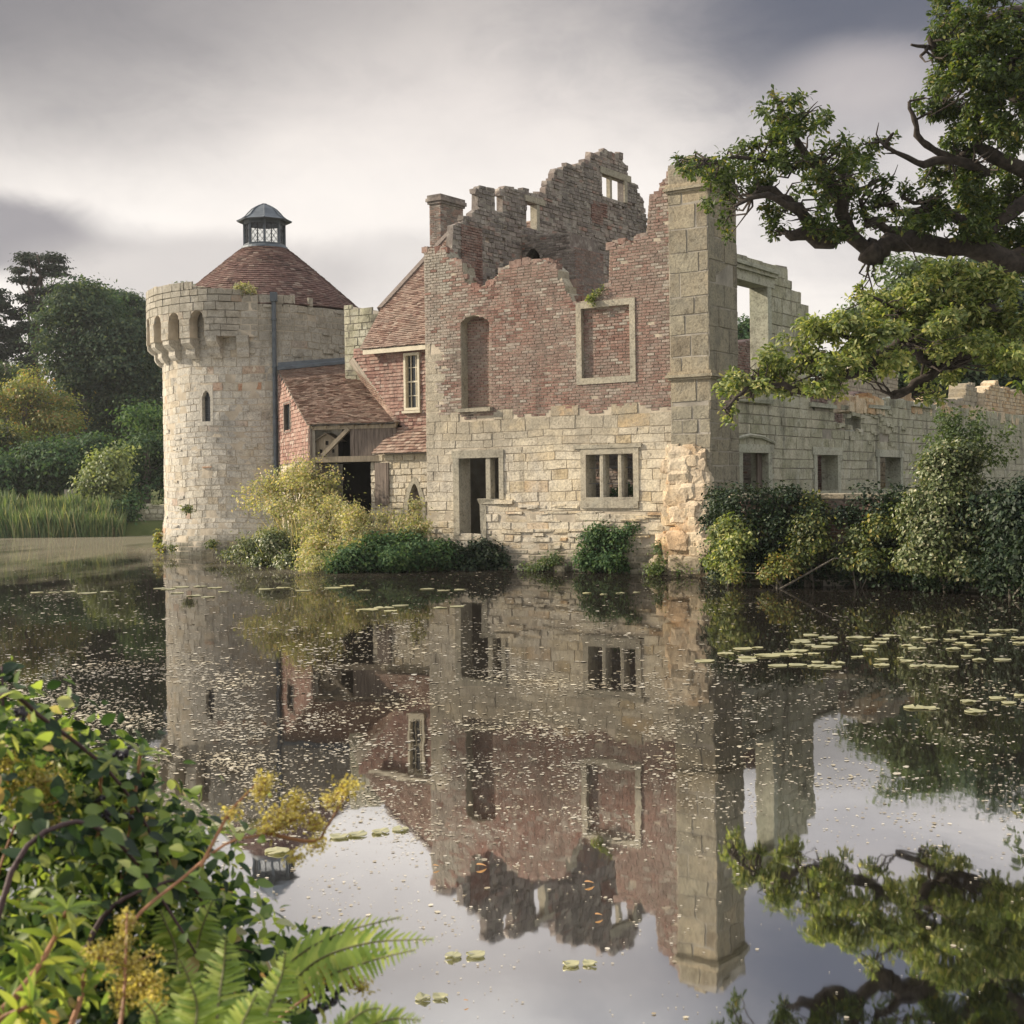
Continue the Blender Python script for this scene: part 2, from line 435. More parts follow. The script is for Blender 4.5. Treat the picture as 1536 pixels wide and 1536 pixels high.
M['bark_grey'] = mat_plain('grey_bark', (0.12, 0.105, 0.085), 0.95, 0.4, 3.0)
M['soil'] = mat_plain('bank_soil', (0.07, 0.055, 0.04), 0.95, 0.4, 2.0)


def mat_glass():
    m, N, out = new_mat('old_glass')
    gl = N.new('ShaderNodeBsdfGlossy', {'Color': (0.85, 0.9, 0.95, 1), 'Roughness': 0.08})
    tr = N.new('ShaderNodeBsdfTransparent', {'Color': (0.94, 0.95, 0.93, 1)})
    fr = N.new('ShaderNodeFresnel', {'IOR': 1.5})
    mx = N.new('ShaderNodeMixShader', {0: fr.outputs[0], 1: tr.outputs[0], 2: gl.outputs[0]})
    N.l.new(mx.outputs[0], out.inputs[0]); return m
M['glass'] = mat_glass()
M['glass_dark'] = mat_plain('dark_window_glass', (0.03, 0.035, 0.04), 0.08, 0.2, 2.0, spec=0.6, bmp=0.02)


def mat_water():
    m, N, out = new_mat('moat_water')
    P = N.new('ShaderNodeNewGeometry').outputs['Position']
    sep = N.new('ShaderNodeSeparateXYZ', {0: P})
    h = N.math('ADD', N.math('MULTIPLY', N.noise(N.vscale(P, (0.7, 0.25, 1)), 1.2, 3, 0.5), 1.0),
               N.math('MULTIPLY', N.noise(N.vscale(P, (1, 0.5, 1)), 5.0, 2, 0.5), 0.12))
    nor = bump(N, h, 0.004, 1.0)
    gl = N.new('ShaderNodeBsdfGlossy', {'Color': (0.93, 0.93, 0.92, 1), 'Roughness': 0.025, 'Normal': nor})
    film = N.noise(N.vscale(P, (1.0, 0.35, 1)), 0.28, 6, 0.6)
    # pollen and algae film, thicker towards the far shore
    far = N.smooth(sep.outputs[1], 24, 62)
    left = N.smooth(sep.outputs[0], 2.0, -12.0)
    fm = N.math('MULTIPLY', N.smooth(N.math('ADD', film, N.math('MULTIPLY', far, 0.30)), 0.50, 0.80), N.math('MULTIPLY', left, 0.42))
    # dusty brown film mid-moat, colour darkened further to dim the castle's reflection
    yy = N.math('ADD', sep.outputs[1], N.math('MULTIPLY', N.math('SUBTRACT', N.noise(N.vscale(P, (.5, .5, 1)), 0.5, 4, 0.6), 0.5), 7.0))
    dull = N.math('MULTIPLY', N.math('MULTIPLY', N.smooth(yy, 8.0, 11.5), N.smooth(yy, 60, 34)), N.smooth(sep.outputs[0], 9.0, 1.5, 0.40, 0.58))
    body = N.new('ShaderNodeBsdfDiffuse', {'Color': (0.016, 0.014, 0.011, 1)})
    fr = N.new('ShaderNodeFresnel', {'IOR': 2.3, 'Normal': nor})
    f = N.math('ADD', N.math('MULTIPLY', fr.outputs[0], 0.12), 0.86, clamp=True)
    wat = N.new('ShaderNodeMixShader', {0: f, 1: body.outputs[0], 2: gl.outputs[0]})
    dust_dim = N.new('ShaderNodeBsdfDiffuse', {'Color': (0.013, 0.011, 0.009, 1)})
    wat = N.new('ShaderNodeMixShader', {0: dull, 1: wat.outputs[0], 2: dust_dim.outputs[0]})
    scum = N.new('ShaderNodeBsdfDiffuse', {'Color': (0.26, 0.23, 0.165, 1)})
    mx = N.new('ShaderNodeMixShader', {0: fm, 1: wat.outputs[0], 2: scum.outputs[0]})
    N.l.new(mx.outputs[0], out.inputs[0]); return m
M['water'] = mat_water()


def mat_ground():
    m, N, out = new_mat('grass_ground')
    P = N.new('ShaderNodeNewGeometry').outputs['Position']
    n = N.noise(P, 0.6, 6, 0.6); n2 = N.noise(P, 9, 4, 0.6)
    c = N.ramp(n, [(0.3, (0.04, 0.055, 0.018)), (0.5, (0.075, 0.09, 0.03)), (0.7, (0.12, 0.11, 0.05))])
    b = bsdf(N, c, 0.95, bump(N, n2, 0.6, 0.05), spec=0.1)
    N.l.new(b.outputs[0], out.inputs[0]); return m
M['ground'] = mat_ground()
# ------------------------------------------------------------------ ground and water
ISLAND = [(-9, 46.6), (-8.2, 42.2), (-6.3, 37.8), (-4.6, 36.2), (-2.2, 36.2), (0, 37.2), (2.2, 35.6), (4.4, 33.0), (4.9, 29.9), (7.34, 28.9), (9.3, 26.7),
          (10.6, 22), (14, 14), (300, 5), (300, 62), (-6, 62), (-9, 53)]
TERRACE = [(5.3, 32.6), (5.3, 30.2), (7.6, 29.3), (9.7, 27.0), (11, 22.3), (14.6, 14.5), (300, 6), (300, 62), (26, 60), (9.5, 36)]
NEAR = [(-300, -300), (300, -300), (300, -2), (40, 1.0), (0.5, 1.2), (-0.5, 1.7), (-1.0, 3.0), (-2.5, 4.0), (-8, 6), (-60, 9), (-300, 9)]
FAR = [(-2500, 80), (-60, 71), (-25, 67.8), (-18.9, 67.4), (-17.5, 68.6), (-10, 69.5), (60, 70), (300, 62), (2500, 62), (2500, 4500), (-2500, 4500)]


def sdist(poly, X, Y):
    d = np.full(X.shape, 1e9); ins = np.zeros(X.shape, bool)
    n = len(poly)
    for i in range(n):
        (x0, y0), (x1, y1) = poly[i], poly[(i + 1) % n]
        ex, ey = x1 - x0, y1 - y0
        t = np.clip(((X - x0) * ex + (Y - y0) * ey) / (ex * ex + ey * ey), 0, 1)
        d = np.minimum(d, np.hypot(X - x0 - t * ex, Y - y0 - t * ey))
        if y0 != y1:
            c = ((y0 <= Y) != (y1 <= Y)) & (X < x0 + (Y - y0) / (y1 - y0) * ex)
            ins ^= c
    return np.where(ins, d, -d)


def land(X, Y):
    z = np.full(X.shape, -1.4)
    for poly, top, k in ((ISLAND, 0.55, 1.2), (TERRACE, 1.86, 4.0), (NEAR, 0.85, 0.9), (FAR, 0.7, 1.0)):
        z = np.maximum(z, np.minimum(top, -0.05 + sdist(poly, X, Y) * k))
    z = np.where(z < -0.05, np.maximum(z, -1.4), z)
    far = np.clip((Y - 75) / 160, 0, 1)
    return z + far ** 1.3 * 9 * (z > 0.3)
def ground_z(x, y): return float(land(np.array([float(x)]), np.array([float(y)]))[0])


def grow(a, b, step, lo, hi):
    mid = list(np.arange(a, b + 1e-6, step)); s = step; x = b; r = []
    while x < hi: s *= 1.35; x += s; r.append(x)
    s = step; x = a; l = []
    while x > lo: s *= 1.35; x -= s; l.append(x)
    return np.array(l[::-1] + mid + r)
gx = grow(-34, 34, 0.6, -3500, 3500); gy = grow(-4, 92, 0.6, -400, 4500)
X, Y = np.meshgrid(gx, gy)
Z = land(X, Y) + RNG.normal(0, 0.03, X.shape)
mb = MB(); nx = len(gx)
mb.v = list(zip(X.ravel().tolist(), Y.ravel().tolist(), Z.ravel().tolist()))
mb.f = [(j * nx + i, j * nx + i + 1, (j + 1) * nx + i + 1, (j + 1) * nx + i) for j in range(len(gy) - 1) for i in range(nx - 1)]
mb.m = [0] * len(mb.f)
mb.build('ground', M['ground'], smooth=True, kind='structure')
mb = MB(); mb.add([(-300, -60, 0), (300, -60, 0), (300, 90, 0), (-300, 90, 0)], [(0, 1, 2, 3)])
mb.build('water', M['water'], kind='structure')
# ------------------------------------------------------------------ round tower
TC = (-8.88, 49.7); TR = 3.66
tower = empty('round_tower', (TC[0], TC[1], 0), 0, 'round sandstone tower with a conical tiled roof standing in the moat', 'tower')
TA = math.atan2(-TC[1], -TC[0])            # direction from the tower to the camera
def tang(phi): return TA - math.radians(phi)      # phi grows towards the left of the picture
def PT(a, z, o, R=TR):
    r = R + o + 0.22 * max(0, 1.3 - z) / 1.3
    return (r * math.cos(a / TR), r * math.sin(a / TR), z)
circ = 2 * math.pi * TR
a_lo = (tang(0)) * TR - circ / 2
def top_z(a):
    phi = math.degrees(TA - a / TR)
    phi = (phi + 180) % 360 - 180
    return 8.74 + 0.05 * math.sin(phi * .4) - .24 * min(1, max(0, (5 - phi) / 45))
sa = tang(33.5) * TR
mb = MB()
mb.lathe([(TR + 0.205, -0.6), (TR + 0.205, 0), (TR - 0.012, 1.3), (TR - 0.012, 4.45)], 96, mi=0)
mb.lathe([(TR - 0.012, 4.45), (TR - 0.012, 5.75)], 96, a0=(sa + .24) / TR, a1=(sa - .24) / TR + 2 * math.pi, mi=0)
mb.lathe([(TR - 0.012, 5.75), (TR - 0.012, 8.4), (TR - 0.5, 8.42), (TR - 0.5, 7.9)], 96, mi=0)
slit = [(sa - 0.17, 4.55), (sa + 0.17, 4.55), (sa + 0.17, 5.35), (sa + 0.10, 5.52), (sa, 5.6), (sa - 0.10, 5.52), (sa - 0.17, 5.35)]
def PTw(a, z, o): return PT(a + .014 * math.sin(z * 5 + a * 2), z + .028 * math.sin(a * 1.7 + z * .4) + .012 * math.sin(a * 5.3 + z * 2), o)
outl = [(a_lo, -0.3), (a_lo + circ, -0.3)] + [(a_lo + circ * (1 - i / 90), top_z(a_lo + circ * (1 - i / 90)) + random.uniform(-.05, .09)) for i in range(91)]
frame_hole = rect((sa - 0.26, 4.42), (sa + 0.26, 5.75))
def tmask(a, z): return 1
for zl, zh, row, wid in ((-0.3, 4.0, (0.13, 0.28), (0.18, 0.75)), (4.0, 6.4, (0.17, 0.32), (0.25, 0.85)), (6.4, 8.95, (0.16, 0.34), (0.22, 0.6))):
    masonry(mb, PTw, [outl, frame_hole], zl, zh, row, wid, 0.004, (-0.004, 0.008), 0.012, 0.010, 1, tmask, 0.003)
for _ in range(70):                          # weathered ledges and stones that stand proud
    a = tang(random.uniform(-85, 85)) * TR; z = random.choice([random.uniform(0.6, 4.3), random.uniform(6.6, 8.6)]); w = random.uniform(.18, .45); h = random.uniform(.07, .2)
    if abs(a - sa) < .7 and 4.2 < z < 6: continue
    block(mb, PT, a - w / 2, a + w / 2, z, z + h, random.uniform(.015, .05), .02, .015, 1, .12)
mb.build('wall', [M['mortar'], M['tower']], tower)
# slit window with its arched surround
mb = MB()
mb.slab(rect((sa - 0.27, 4.40), (sa + 0.27, 5.78)), [slit], PT, 0.012, -0.30, 0)
mb.slab(slit, [], PT, -0.16, -0.2, 1)
slw = mb.build('window', [M['tower'], M['glass_dark']], tower)
mb = MB()
for k in range(6): block(mb, PT, sa - .16, sa + .16, 4.68 + k * .14, 4.695 + k * .14, -.15, 0, 0, 0, .02)
mb.build('glazing_bar', M['lead_dark'], slw)

# machicolated parapet: arches on two tiers of corbels
PR = 4.20
def PP(a, z, o):
    f = min(1, max(0, (math.degrees(TA - a / PR) - 9) / 17)); f = f * f * (3 - 2 * f)
    r = PR - (1 - f) * (PR - TR - .03)
    return ((r + o) * math.cos(a / PR), (r + o) * math.sin(a / PR), z)
PH = 14.2
phis = [33 + PH * k for k in range(12)]
lo_phi, hi_phi = 4, 33 + PH * 11 + 8
aL, aR = tang(hi_phi) * PR, tang(lo_phi) * PR       # a increases to the right of the picture
def ptop(a): return 9.22 - .46 * (1 - min(1, max(0, (math.degrees(TA - a / PR) - 2) / 46)))
top = []
n = 80
for i in range(n + 1):
    a = aR + (aL - aR) * i / n
    top.append((a, ptop(a) + random.uniform(-.05, .05)))
bot = []
for p in reversed(phis):                           # left to right
    c = tang(p) * PR; hw = 0.29
    arc = [(c - hw * math.cos(t), 7.92 + 0.34 * math.sin(t)) for t in np.linspace(0, math.pi, 9)]
    bot += [(c - hw, 7.36)] + arc + [(c + hw, 7.36)]
loop = [(aL, 7.36)] + bot + [(aR, 7.36)] + top
mb = MB()
mb.slab(loop, [], PP, -0.006, -0.42, 0)
masonry(mb, PP, [loop], 7.36, 9.4, (0.2, 0.29), (0.3, 0.6), 0.005, (-0.004, 0.009), 0.012, 0.01, 1, keep_edge=.02)
for i in range(n):                                 # flat walk on top of the parapet
    a0 = aR + (aL - aR) * i / n; a1 = aR + (aL - aR) * (i + 1) / n
    block(mb, PP, min(a0, a1), max(a0, a1), ptop(a0) - .14, ptop(a0) + random.uniform(-.06, .04), -0.03, .01, .02, 1, .45)
mb.build('parapet', [M['mortar'], M['tower']], tower)
def corbel(phi, big=1.0):
    mb = MB()
    for z0, z1, out in ((7.02, 7.40, 0.50), (6.68, 7.04, 0.27)):
        c = tang(phi); w = 0.20
        prof = [(z1, out), (z0 + (z1 - z0) * .45, out), (z0 + .08, out * .82), (z0, out * .55), (z0, -.1), (z1, -.1)]
        vs = []
        for sg in (-1, 1):
            for z, o in prof:
                r = TR + o * big + random.uniform(-.01, .01); a = c + sg * w / r
                vs.append((r * math.cos(a), r * math.sin(a), z + random.uniform(-.01, .01)))
        k = len(prof)
        mb.add(vs, [tuple(range(k)), tuple(range(2 * k - 1, k - 1, -1))] + [(i, k + i, k + (i + 1) % k, (i + 1) % k) for i in range(k)], 0)
    mb.build('corbel', M['tower'], tower)
for k in range(-1, 12): corbel(33 + PH * (k - .5), 1.0 if k > -1 else 0.45)

# conical tile roof in real courses
mb = MB()
prof = [(3.64, 8.50), (3.1, 9.0), (2.4, 9.62), (1.7, 10.22), (1.1, 10.72), (0.70, 11.02)]
def prof_at(t):
    q = t * (len(prof) - 1); i = min(int(q), len(prof) - 2); f = q - i
    return (prof[i][0] + (prof[i + 1][0] - prof[i][0]) * f, prof[i][1] + (prof[i + 1][1] - prof[i][1]) * f)
NROW = 36
mb.lathe([(r - .03, z - .03) for r, z in prof], 64)
for k in range(NROW):
    r0, z0 = prof_at(k / NROW); r1, z1 = prof_at(min(1, (k + 1.12) / NROW))
    nt = max(20, int(2 * math.pi * r0 / 0.19))
    ph = random.random() * 6.28
    for i in range(nt):
        a0 = ph + 2 * math.pi * (i + .02) / nt; a1 = ph + 2 * math.pi * (i + .98) / nt
        l = random.uniform(.022, .045); dz = random.uniform(-.008, .008)
        vs = [((r0 + l) * math.cos(a0), (r0 + l) * math.sin(a0), z0 + .01 + dz), ((r0 + l) * math.cos(a1), (r0 + l) * math.sin(a1), z0 + .01 + dz),
              (r1 * math.cos(a1), r1 * math.sin(a1), z1 + .006), (r1 * math.cos(a0), r1 * math.sin(a0), z1 + .006),
              ((r0 + l - .02) * math.cos(a0), (r0 + l - .02) * math.sin(a0), z0 - .015 + dz), ((r0 + l - .02) * math.cos(a1), (r0 + l - .02) * math.sin(a1), z0 - .015 + dz)]
        mb.add(vs, [(0, 1, 2, 3), (4, 5, 1, 0)], 0)
mb.build('roof', M['tile'], tower)

# lantern
def octa(r, z, rot=0.0): return [(r * math.cos(TA + rot + math.pi / 4 * k), r * math.sin(TA + rot + math.pi / 4 * k), z) for k in range(8)]
mb = MB(); mb.lathe([(0.86, 10.93), (0.83, 11.0), (0.78, 11.04), (0.60, 11.05)], 32)
for k in range(8):
    a, b = octa(.72, 11.06)[k], octa(.72, 11.06)[(k + 1) % 8]
    mb.bar(a, b, .07, .10); mb.bar((a[0], a[1], 11.90), (b[0], b[1], 11.90), .05, .16)
lant = mb.build('lantern', M['lead'], tower)
for k in range(8):
    p = octa(.72, 0)[k]; mb = MB(); mb.bar((p[0], p[1], 11.0), (p[0], p[1], 12.0), .075, .075); mb.build('post', M['lead'], lant)
    a = np.array(octa(.70, 11.10)[k]); b = np.array(octa(.70, 11.10)[(k + 1) % 8]); up = np.array([0, 0, .72])
    mb = MB(); Q = lambda u, v: a + (b - a) * u + up * v
    mb.add([Q(0, 0), Q(1, 0), Q(1, 1), Q(0, 1)], [(0, 1, 2, 3)], 1)
    for i in range(-3, 4):
        for sg in (1, -1):
            u0, v0 = i / 3, 0.0; u1, v1 = i / 3 + 1, 1.0
            if u0 < 0: v0 = -u0; u0 = 0
            if u1 > 1: v1 = 1 - (u1 - 1); u1 = 1
            if v1 - v0 < .1: continue
            if sg < 0: u0, u1 = 1 - u0, 1 - u1
            mb.bar(Q(u0, v0), Q(u1, v1), .009, .009)
    mb.bar(Q(.5, 0), Q(.5, 1), .03, .03)
    mb.build('lattice_window', [M['lead_dark'], M['glass']], lant)
mb = MB()
pr = [(0.97, 11.92), (0.99, 11.95), (0.80, 12.04), (0.68, 12.13), (0.58, 12.25), (0.45, 12.38), (0.28, 12.49), (0.10, 12.56), (0.10, 12.60), (0.0, 12.61)]
mb.lathe([(0.60, 11.98)] + pr, 8, a0=TA, a1=TA + 2 * math.pi)
for k in range(8):
    a = TA + math.pi / 4 * k
    mb.tube([((r + .005) * math.cos(a), (r + .005) * math.sin(a), z + .008) for r, z in pr[1:-2]], .018, 5)
mb.build('lantern_roof', M['lead'], lant)
# drainpipe
mb = MB(); a = tang(-4.2)
mb.tube([((TR + .10) * math.cos(a), (TR + .10) * math.sin(a), z) for z in (0.4, 2, 4, 6, 8.6)] , .075, 10)
for z in (1.2, 2.9, 4.6, 6.3, 7.9): mb.lathe([(.075, z), (.095, z + .01), (.095, z + .08), (.075, z + .09)], 10, ((TR + .10) * math.cos(a), (TR + .10) * math.sin(a)))
mb.bar(((TR + .12) * math.cos(a), (TR + .12) * math.sin(a), 8.55), ((TR + .12) * math.cos(a), (TR + .12) * math.sin(a), 8.85), .22, .22)
mb.build('drainpipe', M['lead'], tower)

# ------------------------------------------------------------------ tile-hung house between tower and ruin
def child_frame(name, label, cat): return empty(name, tuple(FA.o), FA.ang, label, cat)
house = child_frame('house', 'tile-hung house with sash window joining the round tower to the brick ruin', 'house')
HT = 1.4
def PH_(a, z, o): return (a, HT - o, z)
def hung(mb, P, loops, z0, z1, mi=0, g=0.105, w=(.15, .18)):
    z = z0; k = 0
    while z < z1:
        for a, b in inside_spans(loops, z + g * .5):
            x = a - (k % 2) * .08
            while x < b:
                e = x + random.uniform(*w); xa, xb = max(x + .003, a), min(e - .003, b)
                if xb - xa > .03:
                    o = random.uniform(.028, .045); zz = z + random.uniform(-.008, .006)
                    mb.add([P(xa, zz, o), P(xb, zz, o), P(xb, min(z + g * 1.1, z1 + .03), .012), P(xa, min(z + g * 1.1, z1 + .03), .012), P(xa, zz, .0), P(xb, zz, .0)],
                           [(0, 1, 2, 3), (4, 5, 1, 0)], mi)
                x = e
        z += g; k += 1
e0, e1 = FA.sz(535, 530, HT), FA.sz(632, 517, HT)
w0, w1 = FA.sz(607, 531, HT), FA.sz(630.5, 614, HT)
win = rect((w0[0], w1[1]), (w1[0], w0[1]))
wall = [(-2.0, 2.9), (0, 2.9), (0, 6.45), (-3.85, 6.45), (-3.85, 6.2), (-2.0, 4.0)]
mb = MB()
mb.slab(wall, [win], PH_, 0, -.25, 0)
hung(mb, PH_, [wall, win], 3.0, 6.4, 1)
mb.box((-4.6, 6.9, 0), (-0.02, 7.2, 6.4), 0)
mb.build('wall', [M['mortar_dark'], M['hung']], house)
# sash window
mb = MB(); x0, z0 = w0[0], w1[1]; x1, z1 = w1[0], w0[1]
def frame_boxes(mb, x0, x1, z0, z1, y0, y1, fw, mi=0):
    mb.box((x0 - fw, y0, z0 - fw), (x1 + fw, y1, z0), mi); mb.box((x0 - fw, y0, z1), (x1 + fw, y1, z1 + fw), mi)
    mb.box((x0 - fw, y0, z0), (x0, y1, z1), mi); mb.box((x1, y0, z0), (x1 + fw, y1, z1), mi)
frame_boxes(mb, x0 + .06, x1 - .06, z0 + .06, z1 - .06, HT - .07, HT + .1, .075)
mb.box((x0 - .06, HT - .12, z0 - .10), (x1 + .06, HT + .05, z0 - .03))
sw = mb.build('window', M['paint'], house)
mb = MB(); mb.box((x0, HT + .08, z0), (x1, HT + .09, z1)); mb.build('pane', M['glass_dark'], sw)
mb = MB()
for k in (1, 2): mb.box((x0 + (x1 - x0) * k / 3 - .011, HT + .03, z0), (x0 + (x1 - x0) * k / 3 + .011, HT + .06, z1))
for k in (1, 2, 3): mb.box((x0, HT + .028, z0 + (z1 - z0) * k / 4 - (.022 if k == 2 else .011)), (x1, HT + .058, z0 + (z1 - z0) * k / 4 + (.022 if k == 2 else .011)))
mb.build('glazing_bar', M['paint'], sw)
# main roof: eaves along the front, slope going up and back
def tiles(mb, c00, c10, c11, c01, mi=0, gauge=.105, w=.17, lift=.035, under=1):
    """tile courses over a four-sided roof slope: c00-c10 is the eaves, c01-c11 the top"""
    c00, c10, c11, c01 = [Vector(c) for c in (c00, c10, c11, c01)]
    nrm = (c10 - c00).cross(c01 - c00).normalized()
    if nrm.z < 0: nrm = -nrm
    rows = int(((c01 - c00).length + (c11 - c10).length) / 2 / gauge)
    mb.add([c00 - nrm * .03, c10 - nrm * .03, c11 - nrm * .03, c01 - nrm * .03], [(0, 1, 2, 3)], under)
    for k in range(rows):
        v0, v1 = k / rows, min(1, (k + 1.12) / rows)
        L0, R0 = c00.lerp(c01, v0), c10.lerp(c11, v0); L1, R1 = c00.lerp(c01, v1), c10.lerp(c11, v1)
        n = max(1, int((R0 - L0).length / w)); off = .5 * (k % 2)
        for i in range(-1, n + 1):
            u0, u1 = (i + off + .015) / n, (i + off + .985) / n
            u0, u1 = max(0, u0), min(1, u1)
            if u1 - u0 < .2 / n: continue
            l = nrm * random.uniform(lift * .6, lift * 1.2); dz = (L1 - L0) * random.uniform(-.07, .05)
            a, b = L0.lerp(R0, u0) + l + dz, L0.lerp(R0, u1) + l + dz
            mb.add([a, b, L1.lerp(R1, u1) + nrm * .004, L1.lerp(R1, u0) + nrm * .004, a - nrm * .03, b - nrm * .03], [(0, 1, 2, 3), (4, 5, 1, 0)], mi)
def on_slope(px, py, t0, z0, tan):
    r = ray(px, py); o = EYE - FA.o
    # z = z0 + (t - t0) * tan
    k = (z0 + ((o @ FA.w) - t0) * tan - o[2]) / (r[2] - (r @ FA.w) * tan)
    p = o + r * k
    return (float(p @ FA.u), float(p @ FA.w), float(p[2]))
RT, RZ = HT - .28, 6.36
best = min((abs(on_slope(572, 463, RT, RZ, tn)[0] - on_slope(632, 397, RT, RZ, tn)[0]), tn) for tn in np.arange(.5, 2.2, .01))
TN = float(best[1])
q0, q1, q2 = on_slope(533, 531, RT, RZ, TN), on_slope(572, 463, RT, RZ, TN), on_slope(632, 397, RT, RZ, TN)
vs_ = (q1[0] + q2[0]) / 2
tt = q2[1] + 1.6
mb = MB()
tiles(mb, (q0[0], RT, RZ), (0.0, RT, RZ), (0.0, q1[1], q1[2]), (vs_, q1[1], q1[2]))
tiles(mb, (vs_, q1[1] + .004, q1[2]), (-0.02, q1[1] + .004, q1[2]), (-0.02, tt, RZ + (tt - RT) * TN), (vs_, tt, RZ + (tt - RT) * TN))
mb.add([(vs_, tt, RZ + (tt - RT) * TN), (-.02, tt, RZ + (tt - RT) * TN), (-.02, tt + 6, RZ - .5), (vs_, tt + 6, RZ - .5)], [(0, 1, 2, 3)], 0)
mb.build('roof', [M['tile_grey'], M['mortar_dark']], house)
mb = MB()
mb.bar((vs_ - .05, q1[1], q1[2] - .02), (vs_ - .05, tt, RZ + (tt - RT) * TN - .02), .2, .16)
mb.add([(vs_, q1[1], 6), (vs_, tt + 4, 6), (vs_, tt, RZ + (tt - RT) * TN - .05), (vs_, q1[1], q1[2] - .05)], [(0, 1, 2, 3)])
mb.build('gable_verge', M['timber'], house)
mb = MB(); mb.box((q0[0] + .1, RT + .02, RZ - .16), (-.01, RT + .07, RZ - .03)); mb.build('eaves_board', M['paint'], house)
# skirt roof and stone ground floor with pointed door
k0, k1 = FA.sz(575, 678, 0.85), FA.sz(637, 673, 0.85)
mb = MB(); tiles(mb, (-2.75, .85, 3.22), (0.05, .85, 3.22), (0.05, HT - .02, 4.0), (-2.2, HT - .02, 4.0), lift=.04)
mb.build('skirt_roof', [M['tile_grey'], M['mortar_dark']], house)
def PG(a, z, o): return (a, 1.05 - o, z)
d0, d1 = FA.sz(611, 724, 1.05), FA.sz(632, 790, 1.05)
dc, dw = (d0[0] + d1[0]) / 2, (d1[0] - d0[0]) / 2
def pointed(c, w, zs, zt, zb): return [(c - w, zb), (c + w, zb), (c + w, zs)] + [(c + w * (1 - i / 6), zs + (zt - zs) * math.sin(i / 6 * math.pi / 2)) for i in range(1, 7)] + [(c - w * i / 6, zs + (zt - zs) * math.sin((1 - i / 6) * math.pi / 2)) for i in range(1, 6)] + [(c - w, zs)]
gw = rect((-2.95, 0.1), (0.0, 3.2)); dh = pointed(dc, dw, 1.75, 2.32, .4); dsur = pointed(dc, dw + .16, 1.78, 2.52, .3)
mb = MB(); mb.slab(gw, [dsur], PG, -.02, -.3, 0)
masonry(mb, PG, [gw, dsur], .1, 3.2, (.14, .24), (.2, .5), .015, (-.01, .02), .014, .014, 1)
for k in range(4): mb.box((-2.2, 1.1, 0), (-2.1, 4.5, 3.1), 0)
mb.build('ground_floor_wall', [M['mortar'], M['ashlar']], house)
mb = MB(); mb.slab(dsur, [dh], PG, .01, -.25, 0); ds = mb.build('door_surround', M['dressed'], house)
mb = MB(); mb.slab(dh, [], PG, -.2, -.25, 0); mb.build('door', M['timber'], ds)
mb = MB(); mb.box((-2.28, 1.0, 1.75), (-2.23, 1.06, 2.95)); mb.box((-2.75, 1.0, 1.7), (-2.30, 1.03, 2.95)); mb.build('boarded_opening', M['timber'], house)
# lean-to over the passage
ze = 4.14
E2 = (FA.sz(598, 634, HT)[0] + .05, HT - .3, ze)
rr = ray(460, 637); kk = (ze - 2.2) / rr[2]; E1 = FA.loc(EYE + rr * kk)
T2 = (FA.sz(530, 534, HT)[0], HT - .02, 6.22)
T1 = FA.loc(at(417, 556, 46.0))
T2b = FA.loc(at(520, 546, 45.6))
mb = MB()
V = lambda p: Vector(p)
tiles(mb, E1, E2, T2b, T1, lift=.04)
tiles(mb, tuple(V(E2).lerp(V(E2), 1)), tuple(V(E2) + Vector((.02, .3, .02))), T2, T2b, w=.2, lift=.03)
lt = mb.build('lean_to_roof', [M['tile_grey'], M['mortar_dark']], house)
mb = MB(); mb.tube([V(T2b) + Vector((0, -.03, .05)), V(T1) + Vector((0, -.02, .06))], .09, 6); mb.bar(V(T2b) + Vector((0, 0, .05)), V(T1) + Vector((0, 0, .1)), .05, .35)
mb.build('lead_flashing', M['lead'], lt)
# tile-hung side wall under its left verge
Ev, Tv = V(E1) + Vector((.05, .08, 0)), V(T1)
Ld = Vector((Ev.x - Tv.x, Ev.y - Tv.y, 0)); LL = Ld.length; Ld.normalize(); Ln = Vector((Ld.y, -Ld.x, 0))
if Ln.y > 0: Ln = -Ln
def PL(a, z, o):
    p = Tv + Ld * a + Ln * o; return (p.x, p.y, z)
sidew = [(0, 3.02), (LL, 3.02), (LL, ze - .06), (0, T1[2] - .08)]
hl = rect((LL * .22, 4.1), (LL * .42, 5.0))
mb = MB(); mb.slab(sidew, [hl], PL, 0, -.15, 0); hung(mb, PL, [sidew, hl], 3.05, T1[2] - .1, 1, g=.12)
mb.slab(rect((0, 0), (LL, 3.02)), [], PL, -.03, -.25, 0); masonry(mb, PL, [rect((0, 0), (LL, 3.02))], 0.2, 3.0, (.15, .25), (.25, .5), .015, (-.02, .01), .012, .012, 2)
mb.build('side_wall', [M['mortar_dark'], M['hung'], M['ashlar']], house)
mb = MB(); mb.slab(hl, [], PL, -.08, -.1, 1); mb.slab(rect((LL * .20, 4.05), (LL * .44, 5.05)), [hl], PL, .045, -.08, 0); mb.build('window', [M['timber'], M['glass_dark']], house)
